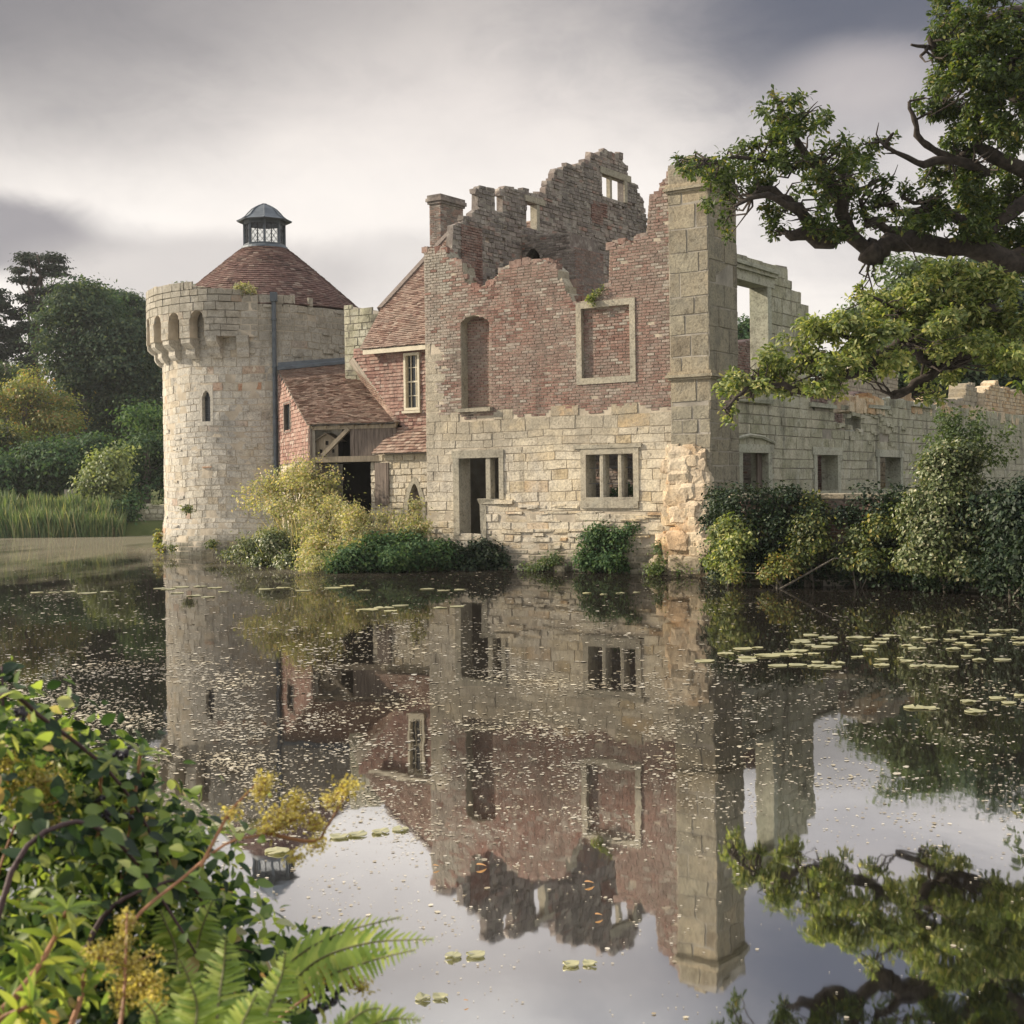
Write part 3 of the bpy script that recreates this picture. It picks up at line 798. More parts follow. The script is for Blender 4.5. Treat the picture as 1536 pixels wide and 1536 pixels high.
# gallery front: beam, boards, brace, post
Ea, Eb = V(E1), V(E2); ed = (Eb - Ea); ed.z = 0; EL = ed.length; ed.normalize(); en = Vector((ed.y, -ed.x, 0))
if en.y > 0: en = -en
def PE(a, z, o):
    p = Ea + ed * a + en * o; return (p.x, p.y, z)
mb = MB(); mb.slab(rect((.0, 3.0), (EL * .84, 3.17)), [], PE, -.08, -.30, 0); mb.slab(rect((0, ze - .16), (EL, ze - .05)), [], PE, -.1, -.25, 0)
mb.build('gallery_beam', M['timber_pale'], house)
for a in np.arange(.48, .98, .048):
    mb = MB(); zb = 3.18 - random.uniform(0, .05)
    mb.slab(rect((EL * a, zb), (EL * (a + .046), ze - .12)), [], PE, -.12 - random.uniform(0, .02), -.16, 0); mb.build('board', M['timber'], house)
mb = MB(); mb.bar(PE(EL * .16, 3.2, -.1), PE(EL * .47, ze - .15, -.1), .1, .12); mb.build('brace', M['timber_pale'], house)
mb = MB(); mb.bar(PE(.06, 0.2, -.15), PE(.06, ze - .1, -.15), .14, .14); mb.bar(PE(EL * .13, 0.2, -.2), PE(EL * .13, 3.0, -.2), .13, .13)
mb.build('post', M['timber'], house)
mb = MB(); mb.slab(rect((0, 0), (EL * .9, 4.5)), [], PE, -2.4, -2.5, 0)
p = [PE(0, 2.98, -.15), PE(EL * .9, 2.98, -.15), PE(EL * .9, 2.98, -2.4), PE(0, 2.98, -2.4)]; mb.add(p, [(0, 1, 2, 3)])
mb.build('passage_shade', M['dark'], house)  # black backing and ceiling: the passage's shade is painted, not cast
mb = MB()
for i in range(7): a = EL * (.04 + i * .16); mb.bar(PE(a, ze - .09, -.06), PE(a, ze + .30, -1.0), .07, .09)
mb.build('rafter', M['timber_pale'], house)
# stone link wall between tower and house
mb = MB()
kt = 3.4
lk = [FA.sz(518, 640, kt), FA.sz(585, 640, kt), FA.sz(585, 474, kt), FA.sz(570, 468, kt), FA.sz(545, 463, kt), FA.sz(515, 458, kt)]
PK = lambda a, z, o: (a, kt - o, z)
mb.slab(lk, [], PK, -.02, -1.2, 0); masonry(mb, PK, [lk], lk[0][1], lk[5][1], (.16, .28), (.2, .55), .006, (-.005, .01), .012, .01, 1)
mb.build('link_wall', [M['mortar_dark'], M['wing']], house)
# chimney stack beyond the roof
c0 = FA.loc(at(661, 372, 52.5)); zt = 2.2 + (730 - 289) / FPX * 52.5
mb = MB()
cx0, cx1, cy0, cy1 = c0[0] - .55, c0[0], c0[1], c0[1] + 1.45
mb.box((cx0 + .01, cy0 + .01, 5), (cx1 - .01, cy1, zt - .1), 0)
for P_, L in ((lambda a, z, o: (a, cy0 - o, z), (cx0, cx1)), (lambda a, z, o: (cx1 + o, a, z), (cy0, cy1))):
    masonry(mb, P_, [rect((L[0], 9.5), (L[1], zt - .35))], 9.5, zt - .35, (.072, .078), (.2, .24), .012, (0, .008), .004, .003, 1, lambda a, z: 2 if random.random() < .6 else 1)
for i, (g, z0, z1) in enumerate(((.05, -.36, -.26), (.10, -.26, -.12), (.06, -.12, 0))):
    mb.box((cx0 - g, cy0 - g, zt + z0), (cx1 + g, cy1 + g, zt + z1 - .003), 2, .01)
mb.build('chimney', [M['mortar_dark'], M['brick'], M['brick_grey']], house)
# dovecote on the gallery
dv = Vector(PE(EL * .17, 3.17, -.55)); dvw = FA.o + FA.u * dv.x + FA.w * dv.y
dove = empty('dovecote', (dvw[0], dvw[1], 3.17), FA.ang + math.atan2(ed.y, ed.x), 'pale wooden dovecote with a gabled top on the open gallery', 'birdhouse')
mb = MB(); gb = [(-.36, 0), (.36, 0), (.36, .5), (0, .68), (-.36, .5)]; PD = lambda a, z, o: (a, -o, z)
hs = [rect((x - .045, z), (x + .045, z + .11)) for x in (-.2, .0, .2) for z in (.12,)] + [rect((-.05, .36), (.05, .48))]
mb.slab(gb, hs, PD, .2, .16, 0); mb.box((-.35, -.15, 0), (.35, .2, .5), 1); mb.build('body', [M['timber_pale'], M['dark']], dove)
mb = MB(); mb.bar((-.46, .0, .46), (0, .0, .72), .5, .03, up=(0, 1, 0)) if False else None
mb.add([(-.46, -.28, .46), (0, -.28, .72), (.46, -.28, .46), (-.46, .25, .46), (0, .25, .72), (.46, .25, .46), (-.46, -.28, .43), (0, -.28, .69), (.46, -.28, .43)],
       [(0, 1, 4, 3), (1, 2, 5, 4), (6, 7, 1, 0), (7, 8, 2, 1)]); mb.build('roof', M['timber_pale'], dove)
# ------------------------------------------------------------------ the brick and stone ruin
ruin = child_frame('ruined_house', 'tall roofless brick and sandstone ruin with a broken gable and corner pillar', 'ruin')
F0 = lambda px, py: FA.sz(px, py, 0.0)
def PF(a, z, o): return (a, -o, z)
def PFw(a, z, o): return (a + .012 * math.sin(z * 5 + a), -o, z + .016 * math.sin(a * 1.3 + z * .6) + .010 * math.sin(a * 4.1 + z * 3))
top_px = [(632, 373), (667, 373), (672, 387), (693, 394), (697, 424), (717, 431), (728, 427), (744, 414), (757, 399), (783, 391), (808, 388), (824, 395),
          (836, 405), (847, 428), (858, 452), (866, 453), (893, 447), (907, 432), (912, 424), (914, 363), (968, 351), (973, 293), (986, 289), (989, 277), (1002, 262), (1007, 255)]
top = [F0(*p) for p in top_px]
top[0] = (0.0, top[0][1])
SP0, SP1 = F0(1007, 400)[0], FA.on(1063, 450, 't', -.15)[0]         # corner pillar, left and right edge
outer = [(0.0, -.4), (SP0 + .3, -.4), (SP0 + .3, top[-1][1])] + list(reversed(ragged(top, .15, .3)))
niche = [F0(692, 614), F0(733.5, 611), F0(733, 482), F0(722, 475), F0(710, 473), F0(698, 476), F0(688, 484)]
niche = [(niche[0][0], niche[1][1])] + niche[1:6] + [(niche[0][0], niche[6][1])]
p0, p1 = F0(872, 569), F0(945, 455)
panel = rect(p0, p1)
dz0, dz1, dz2 = F0(700, 803)[1], F0(740, 749)[1], F0(740, 684)[1]
ds0, ds1, ds2 = F0(687, 720)[0], F0(723.5, 760)[0], F0(749.5, 720)[0]
door = [(ds0, dz0), (ds1, dz0), (ds1, dz1), (ds2, dz1), (ds2, dz2), (ds0, dz2)]
w0, w1 = F0(877, 749), F0(952, 677)
win = rect(w0, w1)
ZB = 4.14
mb = MB()
mb.slab(outer, [niche, panel, door, win], PF, -.014, -.55, 0, 3)
zb = lambda a: ZB + .10 * math.sin(a * 3.1) + .06 * math.sin(a * 7.7)
def fmask(a, z):
    if a < .42 + .25 * math.sin(z * 2.3) and z < 5.6: return None if z > ZB else 1
    return 1
big = [outer, niche, panel, door, win]
quoin = lambda z: .42 + (.22 if int(z / .3) % 2 else 0)
def brick_mask(a, z):
    if z < zb(a): return None
    if a < quoin(z) and z < 6.2: return None
    pale = .04 + .95 * max(0, 1 - a / (1.7 + .5 * math.sin(z * 1.9 + 1) + (.6 if z > 7 else 0))) + .5 * max(0, 1 - abs(a - SP0) / .45)
    pale += .15 * max(0, math.sin(a * 1.7 + .6) * math.sin(z * 1.5 + a * .6 + .8)) ** 1.5 + .3 * max(0, 1 - abs(a - p0[0] + .3) / .6) * (z > 4.6)
    return 4 if random.random() < pale else 2
def stone_mask(a, z): return 1 if (z < zb(a) or (a < quoin(z) and z < 6.2)) else None
masonry(mb, PFw, big, -.3, 1.55, (.10, .22), (.2, .75), .007, (-.02, .02), .014, .016, 1, stone_mask, .015)
masonry(mb, PFw, big, 1.55, 6.3, (.15, .34), (.25, 1.0), .004, (-.006, .008), .010, .011, 1, stone_mask, .003)
masonry(mb, PF, big, ZB - .1, 10.4, (.073, .079), (.205, .235), .013, (-.004, .010), .004, .003, 2, brick_mask, .004)
for _ in range(46):                                  # eroded ledges low on the wall
    a = random.uniform(2.6, 7.6); z = random.uniform(.5, 1.75); w = random.uniform(.2, .75); h = random.uniform(.05, .14)
    if (w0[0] - .5 < a < w1[0] + .3 and z > 1.5): continue
    block(mb, PF, a - w / 2, a + w / 2, z, z + h, random.uniform(.015, .06), .02, .02, 1, .16)
for _ in range(16):                                  # footing
    a = random.uniform(-.1, 8.8); w = random.uniform(.5, 1.0)
    for q in range(3): block(mb, PF, a - w * .3 + q * .2, a - w * .3 + q * .2 + random.uniform(.18, .4), -.4, random.uniform(.0, .16), random.uniform(.08, .26), .03, .03, 1, .4)
# back of the blind niche and the framed panel
nb = rect((niche[0][0] - .1, niche[0][1] - .1), (niche[1][0] + .1, max(z for _, z in niche) + .1))
PFn = lambda a, z, o: (a, .30 - o, z)
mb.slab(nb, [], PFn, -.02, -.1, 0); masonry(mb, PFn, [nb], nb[0][1], nb[2][1], (.073, .079), (.205, .235), .013, (-.004, .012), .004, .003, 2)
pb = rect((p0[0] - .05, p0[1] - .05), (p1[0] + .05, p1[1] + .05))
PFp = lambda a, z, o: (a, .09 - o, z)
mb.slab(pb, [], PFp, -.02, -.1, 0); masonry(mb, PFp, [pb], pb[0][1], pb[2][1], (.073, .079), (.205, .235), .013, (-.004, .008), .004, .003, 2, lambda a, z: 4 if random.random() < .15 else 2)
# loose bricks along the broken front wall-top
for (x0_, z0_), (x1_, z1_) in zip(top, top[1:]):
    for i in range(max(1, int(abs(x1_ - x0_) / .11))):
        f = random.random(); a = x0_ + (x1_ - x0_) * f; z = z0_ + (z1_ - z0_) * f
        for t in (.06, .28, .46):
            if random.random() < .62: mb.box((a - .11, t - .06, z - .12), (a + .10, t + .07, z + random.choice((-.04, .0, .035, .07))), 2, .014)

mb.build('front_wall', [M['mortar'], M['ashlar'], M['brick'], M['dressed'], M['brick_pale']], ruin)
# stone frame of the blind panel
mb = MB(); frame_boxes(mb, p0[0] + .02, p1[0] - .02, p0[1] + .02, p1[1] - .02, -.03, .12, .16)
mb.build('panel_frame', M['dressed'], ruin)
mb = MB(); sx0, sx1, sz = F0(687, 617)[0], F0(739, 610)[0], niche[0][1]
mb.box((sx0, -.14, sz - .10), (sx1, .28, sz - .003), jit=.012); mb.build('niche_sill', M['dressed'], ruin)
# ground-floor window: three lights
mb = MB(); frame_boxes(mb, w0[0] + .05, w1[0] - .05, w0[1] + .05, w1[1] - .05, -.03, .30, .16)
mb.box((w0[0] - .3, -.05, w1[1] + .10), (w1[0] + .2, .02, w1[1] + .2)); mb.box((w0[0] - .1, -.06, w0[1] - .22), (w1[0] + .1, .45, w0[1] - .04), jit=.012)
wf = mb.build('window', M['dressed'], ruin)
for px in (902, 929.5):
    c = F0(px, 712)[0]; mb = MB()
    mb.add([(c - .085, .05, w0[1]), (c - .04, -.0, w0[1]), (c + .04, -.0, w0[1]), (c + .085, .05, w0[1]), (c + .085, .24, w0[1]), (c - .085, .24, w0[1]),
            (c - .085, .05, w1[1]), (c - .04, -.0, w1[1]), (c + .04, -.0, w1[1]), (c + .085, .05, w1[1]), (c + .085, .24, w1[1]), (c - .085, .24, w1[1])],
           [(i, (i + 1) % 6, 6 + (i + 1) % 6, 6 + i) for i in range(6)])
    mb.build('mullion', M['dressed'], wf)
mb = MB()
for k in (1, 2): mb.box((w0[0], .14, w0[1] + (w1[1] - w0[1]) * k / 3 - .008), (w1[0], .155, w0[1] + (w1[1] - w0[1]) * k / 3 + .008))
mb.build('iron_bar', M['lead_dark'], wf)
# door with one side light left
mb = MB()
mb.box((ds0 - .16, -.03, dz0), (ds0 + .04, .30, dz2 - .003)); mb.box((ds0 - .2, -.035, dz2 - .04), (ds2 + .14, .30, dz2 + .17)); mb.box((ds2 - .02, -.03, dz1), (ds2 + .13, .3, dz2 - .043))
mb.box((ds1 - .12, -.05, dz1 - .14), (ds2 + .05, .45, dz1 + .01), jit=.03); mb.box((ds1 - .05, -.03, dz0 - .1), (ds1 + .1, .5, dz1 - .143), jit=.03)
df = mb.build('door_frame', M['dressed'], ruin)
c = F0(731.5, 712)[0]; mb = MB(); mb.box((c - .075, .0, dz1), (c + .075, .22, dz2 - .043)); mb.build('mullion', M['dressed'], df)

# broken buttress of core rubble at the corner
mb = MB()
cL = [F0(1013, 676), F0(1046, 673), F0(1056, 740), F0(1062, 800), F0(1075, 866)]
def lump(mb, c, r, mi=0, sq=(1, 1, 1), lump_p=.6):
    bm = bmesh.new(); bmesh.ops.create_icosphere(bm, subdivisions=2, radius=1)
    R = Matrix.Rotation(random.random() * 6, 3, 'Z') @ Matrix.Rotation(random.random() * 6, 3, 'X')
    se = random.random() * 50
    vs = []
    for v in bm.verts:
        q = R @ v.co
        q = Vector([math.copysign(abs(x) ** lump_p, x) for x in q])
        q *= 1 + .16 * math.sin(q.x * 5 + se) * math.cos(q.y * 4 + se * 2) + .1 * math.sin(q.z * 9 + se)
        vs.append((c[0] + q.x * r * sq[0], c[1] + q.y * r * sq[1], c[2] + q.z * r * sq[2]))
    mb.add(vs, [[v.index for v in f.verts] for f in bm.faces], mi); bm.free()
za = cL[0][1]
for i in range(230):
    z = random.uniform(-.2, za); f = 1 - z / za
    wl = F0(1013, 676)[0] - .05 - .35 * f ** 3 * (z < 1.3); wr = F0(1048, 673)[0] + (.55 * min(1, f * 1.6)) + (.35 if z < .8 else 0)
    s = random.uniform(wl, wr); mid = (s - (wl + wr) / 2) / ((wr - wl) / 2)
    t = -.12 - (.10 + .38 * f) * math.sqrt(max(0, 1 - mid * mid)) * random.uniform(.6, 1)
    r = random.uniform(.10, .24)
    lump(mb, (s, t + .06, z), r, 0, (random.uniform(.8, 1.5), .7, random.uniform(.6, 1.2)), .42)
mb.build('broken_buttress', M['core'], ruin)

# corner pillar with its string courses
PZT = F0(1020, 246)[1]
PT0, PT1 = -.15, 1.42
mb = MB()
mb.box((SP0 + .010, PT0 + .010, -.4), (SP1 - .010, PT1 - .01, PZT - .03), 0)
z556, z282 = FA.sz(1030, 560, PT0)[1], FA.sz(1030, 279, PT0)[1]
for P_, L in ((lambda a, z, o: (a, PT0 - o, z), (SP0, SP1)), (lambda a, z, o: (SP1 + o, a, z), (PT0, PT1))):
    for zl, zh, row, wid in ((-.2, 4.2, (.28, .42), (.4, .75)), (4.2, PZT, (.42, .62), (.55, 1.1))):
        masonry(mb, P_, [rect((L[0], zl), (L[1], zh))], zl, zh, row, wid, .005, (-.006, .012), .018, .014, 1)
masonry(mb, lambda a, z, o: (SP0 - o, a, z), [rect((PT0, 0), (.0, PZT))], 0, PZT, (.4, .6), (.3, .5), .012, (-.004, .01), .01, .006, 1)
for i in range(14):
    s = random.uniform(SP0 + .15, SP1 - .15); t = random.uniform(0, PT1 - .1); mb.box((s - .2, t - .18, PZT - .2), (s + .2, t + .18, PZT + random.uniform(-.02, .12)), 1, .05)
mb.build('corner_pillar', [M['mortar_dark'], M['pillar']], ruin)
def course(z, prof, name):
    mb = MB()
    for g, a, b in prof:
        mb.box((SP0 - g, PT0 - g, z + a), (SP1 + g, PT1, z + b), 0, .006)
    mb.build(name, M['pillar'], ruin)
course(z556, ((.05, -.16, -.103), (.10, -.10, -.03), (.05, -.027, .05)), 'string_course')
course(z282, ((.04, -.14, -.083), (.09, -.08, -.01), (.05, -.007, .09)), 'string_course')

# long inner wall with the gable, seen over the broken front
SW = .50
W = lambda px, py: FA.tz(px, py, SW)
def PW(a, z, o): return (SW + o, a, z)
gx_ = lambda X, Y: (630 + X * 360 / 1536, 210 + Y * 360 / 1536)       # pixel in an enlarged view -> pixel of the photograph
gp = [(215, 545), (285, 520), (300, 490), (370, 440), (372, 330), (322, 305), (385, 292), (478, 308), (482, 455), (530, 460), (520, 440), (522, 330), (497, 306), (545, 292), (590, 300), (600, 310), (682, 322), (690, 335), (760, 345),
      (780, 340), (830, 270), (872, 180), (960, 160), (1070, 135), (1110, 90), (1190, 62), (1290, 90), (1300, 140), (1325, 165), (1322, 205), (1335, 235), (1340, 265), (1388, 285), (1390, 330), (1430, 380), (1435, 440), (1450, 500), (1452, 600), (1440, 640)]
gl = [W(*gx_(*p)) for p in gp]
gl = [(max(a, .1), z) for a, z in gl]
# keep the run monotone along the wall
mono = [gl[0]]
for p in gl[1:]: mono.append((max(p[0], mono[-1][0] + .004), p[1]))
gout = [(.1, 4.0), (mono[-1][0], 4.0)] + list(reversed(ragged(mono, .15)))
gq = [W(*gx_(*p)) for p in ((1167, 365), (1303, 390), (1303, 252), (1167, 226))]
gwin = [(gq[0][0], (gq[0][1] + gq[1][1]) / 2), (gq[1][0], (gq[0][1] + gq[1][1]) / 2), (gq[1][0], (gq[2][1] + gq[3][1]) / 2), (gq[0][0], (gq[2][1] + gq[3][1]) / 2)]
lq = [W(*gx_(*p)) for p in ((682, 565), (762, 572), (762, 405), (682, 395))]
lwin = [(lq[0][0], lq[0][1]), (lq[1][0], lq[0][1]), (lq[2][0], lq[3][1]), (lq[3][0], lq[3][1])]
put = []
for X_, Y_ in ((432, 640), (536, 643), (638, 566), (525, 770), (440, 887), (1240, 424), (1300, 434), (1368, 420), (1405, 462), (545, 570)):
    a, z = W(*gx_(X_, Y_)); put.append(rect((a - .09, z - .07), (a + .09, z + .07)))
mb = MB()
mb.slab(gout, [gwin, lwin] + put, PW, -.02, -.24, 0, 1)
masonry(mb, PW, [gout, gwin, lwin] + put, 4.0, 13.6, (.09, .15), (.16, .36), .014, (-.02, .02), .008, .008, 1, None, .01)
for px, py, w, h in ((330, 800, 1.0, 2.2), (1150, 440, .9, .5), (1130, 480, .7, .6)):     # patches where the red brick shows
    a, z = W(*gx_(px, py)); masonry(mb, PW, [rect((a - w / 2, z - h / 2), (a + w / 2, z + h / 2))], z - h / 2, z + h / 2, (.073, .079), (.2, .24), .012, (.018, .03), .004, .003, 2)
for i in range(26):
    a, z = mono[random.randrange(len(mono))]
    mb.box((SW - .22, a - .15, z - .12), (SW - .02, a + .12, z + random.uniform(.0, .07)), 1, .03)
gw_ = mb.build('gable_wall', [M['mortar_dark'], M['brick_grey'], M['brick']], ruin)
mb = MB(); cm = (gwin[0][0] + gwin[1][0]) / 2 - .05
mb.box((SW - .2, cm - .07, gwin[0][1]), (SW - .06, cm + .07, gwin[2][1])); mb.box((SW - .25, gwin[0][0] - .15, gwin[2][1] + .003), (SW + .03, gwin[1][0] + .45, gwin[2][1] + .22), jit=.01)
mb.box((SW - .25, gwin[1][0] + .003, gwin[0][1]), (SW + .03, gwin[1][0] + .2, gwin[2][1] + .0))
mb.build('window', M['dressed'], ruin)
mb = MB(); mb.box((SW - .22, lwin[1][0] - .16, lwin[0][1]), (SW + .02, lwin[1][0] - .003, lwin[2][1] - .003)); mb.box((SW - .26, lwin[0][0] - .1, lwin[2][1] + .003), (SW + .03, lwin[1][0] + .3, lwin[2][1] + .2), jit=.01)
mb.build('window', M['dressed'], ruin)

# chimney breast and flue inside, with its round-headed opening
K = lambda px, py, t: FA.sz(*gx_(px, py), t)
CT = 4.1
a0, a1 = SW, K(990, 640, CT)[0]
ztop = K(870, 590, CT)[1]
def PC(a, z, o): return (a, CT - o, z)
mb = MB()
cb = [(a0, 4.2), (a1, 4.2), (a1, ztop - .55), (a1 - .18, ztop - .5), (a1 - .2, ztop - .08), (a0 + .75, ztop), (a0 + .3, ztop + .05), (a0, ztop + .1)]
fo = [K(690, 760, CT), K(690, 660, CT)]
oc = K(735, 720, CT)
arch = pointed(oc[0] - .1, .26, oc[1] - .1, oc[1] + .14, oc[1] - 1.1)
mb.slab(cb, [arch], PC, -.02, -1.6, 0, 1)
masonry(mb, PC, [cb, arch], 4.2, ztop + .1, (.073, .079), (.2, .24), .012, (-.005, .01), .004, .003, 1)
PCs = lambda a, z, o: (a1 + o, a, z)
masonry(mb, PCs, [rect((CT, 4.2), (CT + 1.6, ztop - .5))], 4.2, ztop - .5, (.073, .079), (.2, .24), .012, (-.005, .01), .004, .003, 2)
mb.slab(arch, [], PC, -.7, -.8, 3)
mb.build('chimney_breast', [M['mortar_dark'], M['brick_grey'], M['brick'], M['dark']], ruin)
# inner cross wall behind the front window and door, low
mb = MB()
PB = lambda a, z, o: (a, 5.6 - o, z)
bw = ragged([(SW, 5.2), (3, 5.0), (5, 4.5), (8.2, 4.8)], .15); bl = [(SW, .3), (8.2, .3)] + list(reversed(bw))
bd = rect((4.6, .5), (5.6, 2.5))
mb.slab(bl, [bd], PB, -.02, -.4, 0); masonry(mb, PB, [bl, bd], .3, 5.3, (.075, .1), (.2, .3), .014, (-.01, .015), .006, .006, 1)
mb.build('inner_wall', [M['mortar_dark'], M['brick_grey']], ruin)

# ------------------------------------------------------------------ the long wing running away from the corner
wing = child_frame('ruined_wing', 'long roofless grey-green stone wing with three empty windows, running back from the pillar', 'ruin')
SB = SP1 - .15
G = lambda px, py: FA.tz(px, py, SB)
def PS(a, z, o): return (SB + o, a, z)
ztop_w = G(1130, 598)[1]
up_px = [(1097, 372), (1100, 379), (1121, 384), (1122, 391), (1163, 404), (1164, 397), (1181, 400), (1182, 421), (1187, 422), (1188, 438), (1201, 441), (1202, 464), (1212, 467), (1212, 598)]
up = [G(*p) for p in up_px]
low_px = [(1212, 603), (1216, 609), (1250, 609), (1251, 636), (1262, 642), (1275, 650), (1290, 648), (1291, 622), (1300, 610), (1329, 611), (1330, 598), (1362, 602), (1370, 607), (1400, 612), (1440, 616), (1490, 622), (1536, 626), (1600, 632)]
low = [G(*p) for p in low_px]
prof_ = [(1.30, up[0][1])] + up + ragged(low, .2, .3)
prof2 = [prof_[0]]
for p in prof_[1:]: prof2.append((max(p[0], prof2[-1][0] + .004), p[1]))
wout = [(1.30, .6), (prof2[-1][0], .6)] + list(reversed(prof2))
wz0, wz1 = 1.84, 3.03
hol = []
for x0_, x1_ in ((1112, 1152), (1224, 1256), (1318, 1350)):
    a, b = G(x0_, 700)[0], G(x1_, 700)[0]; hol.append(rect((a, wz0), (b, wz1)))
t0_, t1_ = G(1103, 450)[0], G(1150, 450)[0]
tall = rect((t0_, ztop_w + .06), (t1_, 7.38))
PSt = .45
mb = MB()
mb.slab(wout, hol + [tall], PS, -.02, -.5, 0, 2)
masonry(mb, PS, [wout] + hol + [tall], .6, 8.3, (.22, .40), (.35, 1.0), .006, (-.006, .010), .010, .010, 1, None, .004)
for i in range(30):
    a = random.uniform(8, 14); z = random.uniform(3.3, 4.4); block(mb, PS, a - .2, a + .2, z, z + .15, random.uniform(.02, .05), .02, .02, 1, .1)
for i in range(70):
    a = random.choice((random.uniform(9.5, 12), random.uniform(14.5, 30))); zt_ = G(1400, 612)[1] if a > 14 else 4.55
    w = random.uniform(.12, .4); h = random.uniform(.02, .28) * (1.9 if random.random() < .22 else 1)
    mb.box((SB - random.uniform(.35, .5), a - w, zt_ - .25), (SB + random.uniform(-.05, .03), a + w, zt_ + h), 3, .04)
mb.build('wall', [M['mortar_dark'], M['wing'], M['dressed_wing'], M['core']], wing)
for i, h in enumerate(hol):
    (a, z), (b, zz) = h[0], h[2]; mb = MB(); q = .2
    mb.box((SB - .3, a - q, z), (SB + .025, a + .03, zz - .003)); mb.box((SB - .3, b - .03, z), (SB + .025, b + q, zz - .003)); mb.box((SB - .3, a - q - .1, zz - .04), (SB + .03, b + q + .1, zz + .18), jit=.01)
    if i == 0:
        mb.tube([(SB + .01, a - .3, zz + .30), (SB + .03, a + (b - a) * .25, zz + .40), (SB + .03, a + (b - a) * .7, zz + .38), (SB + .01, b + .4, zz + .24)], .05, 5, rough=.15)
    wn = mb.build('window', M['dressed_wing'], wing)
    if i == 0:
        mb = MB(); mb.box((SB - .22, b - .3, z), (SB - .16, b + .02, zz)); mb.build('board', M['timber'], wn)
mb = MB(); q = .22
mb.box((SB - .45, t0_ - q, ztop_w), (SB + .03, t0_ + .02, 7.36)); mb.box((SB - .45, t1_ - .02, ztop_w), (SB + .03, t1_ + q, 7.36)); mb.box((SB - .5, t0_ - q, 7.363), (SB + .035, t1_ + q + .2, 7.62), jit=.008)
mb.box((SB - .5, t0_ - q - .1, 7.623), (SB + .10, t1_ + q + .25, 7.73), jit=.008); mb.box((SB - .5, t0_ - q - .1, 7.733), (SB + .16, t1_ + q + .3, 7.83), jit=.012)
mb.build('tall_window', M['dressed_wing'], wing)
mb = MB()
for x0_, x1_, yy in ((1097, 1156, 600), (1213, 1251, 609), (1300, 1331, 611), (1366, 1400, 608)):
    mb = MB(); a, z = G(x0_, yy); b, _ = G(x1_, yy); mb.box((SB - .55, a, z - .02), (SB + .09, b, z + .10), 0, .02); mb.build('coping_stone', M['dressed_wing'], wing)
# downpipe-like slot of shade next to the pillar is a real set-back: pillar depth 1.42 against wall at SB

# ruined stubs standing in the courtyard behind the wing
def stub(name, label, pxs, s, dep, mats, row, wid, mi=1, base=1.2):
    o = child_frame(name, label, 'ruined wall')
    pts = [FA.tz(*p, s) for p in pxs]
    m = [pts[0]]
    for p in pts[1:]: m.append((max(p[0], m[-1][0] + .004), p[1]))
    lp = [(m[0][0], base), (m[-1][0], base)] + list(reversed(ragged(m, .15)))
    mb = MB(); P = lambda a, z, oo: (s + oo, a, z)
    mb.slab(lp, [], P, -.02, -dep, 0, mi)
    masonry(mb, P, [lp], base, max(z for _, z in lp), row, wid, .013, (-.01, .02), .007, .008, mi)
    Pe = lambda a, z, oo: (a, m[0][0] - oo, z)
    masonry(mb, Pe, [rect((s - dep, base), (s, m[0][1]))], base, m[0][1], row, wid, .013, (-.01, .02), .007, .008, mi)
    mb.build('wall', mats, o); return o
BR = [M['mortar_dark'], M['brick'], M['ashlar'], M['core']]
stub('ruined_wall', 'pinkish brick wall seen through the tall empty window', [(1096, 522), (1110, 517), (1128, 508), (1150, 512), (1196, 510), (1205, 516), (1215, 560)], SB - 3.2, .5, BR, (.073, .08), (.2, .24))
stub('ruined_wall', 'low red brick wall behind the oak bough', [(1188, 580), (1215, 576), (1262, 570), (1263, 592)], SB - 2.6, .5, BR, (.073, .08), (.2, .24))
stub('ruined_wall', 'tall broken pier of stone and brick rising behind the notched wing wall', [(1258, 590), (1266, 566), (1290, 548), (1308, 540), (1340, 545), (1346, 560), (1347, 600)], SB - 3.0, .7, BR, (.12, .2), (.2, .45), 2)
stub('ruined_wall', 'narrow brick jamb standing in the notch of the wing wall', [(1282, 592), (1290, 587), (1304, 589), (1306, 600)], SB - 1.2, .35, BR, (.073, .08), (.2, .24))
stub('ruined_wall', 'low stepped pinkish stone wall top beyond the wing with a round stump on it', [(1388, 605), (1396, 598), (1420, 600), (1448, 596), (1450, 576), (1462, 574), (1466, 590), (1480, 596)], SB - 1.0, .7, BR, (.15, .25), (.3, .6), 2)
stub('ruined_wall', 'jagged pale pier of broken core stones above the leafy shrub', [(1476, 600), (1478, 583), (1488, 578), (1497, 570), (1500, 582), (1512, 580), (1518, 590), (1523, 584), (1536, 586), (1560, 588)], SB - .7, .6, BR, (.12, .2), (.16, .35), 3)

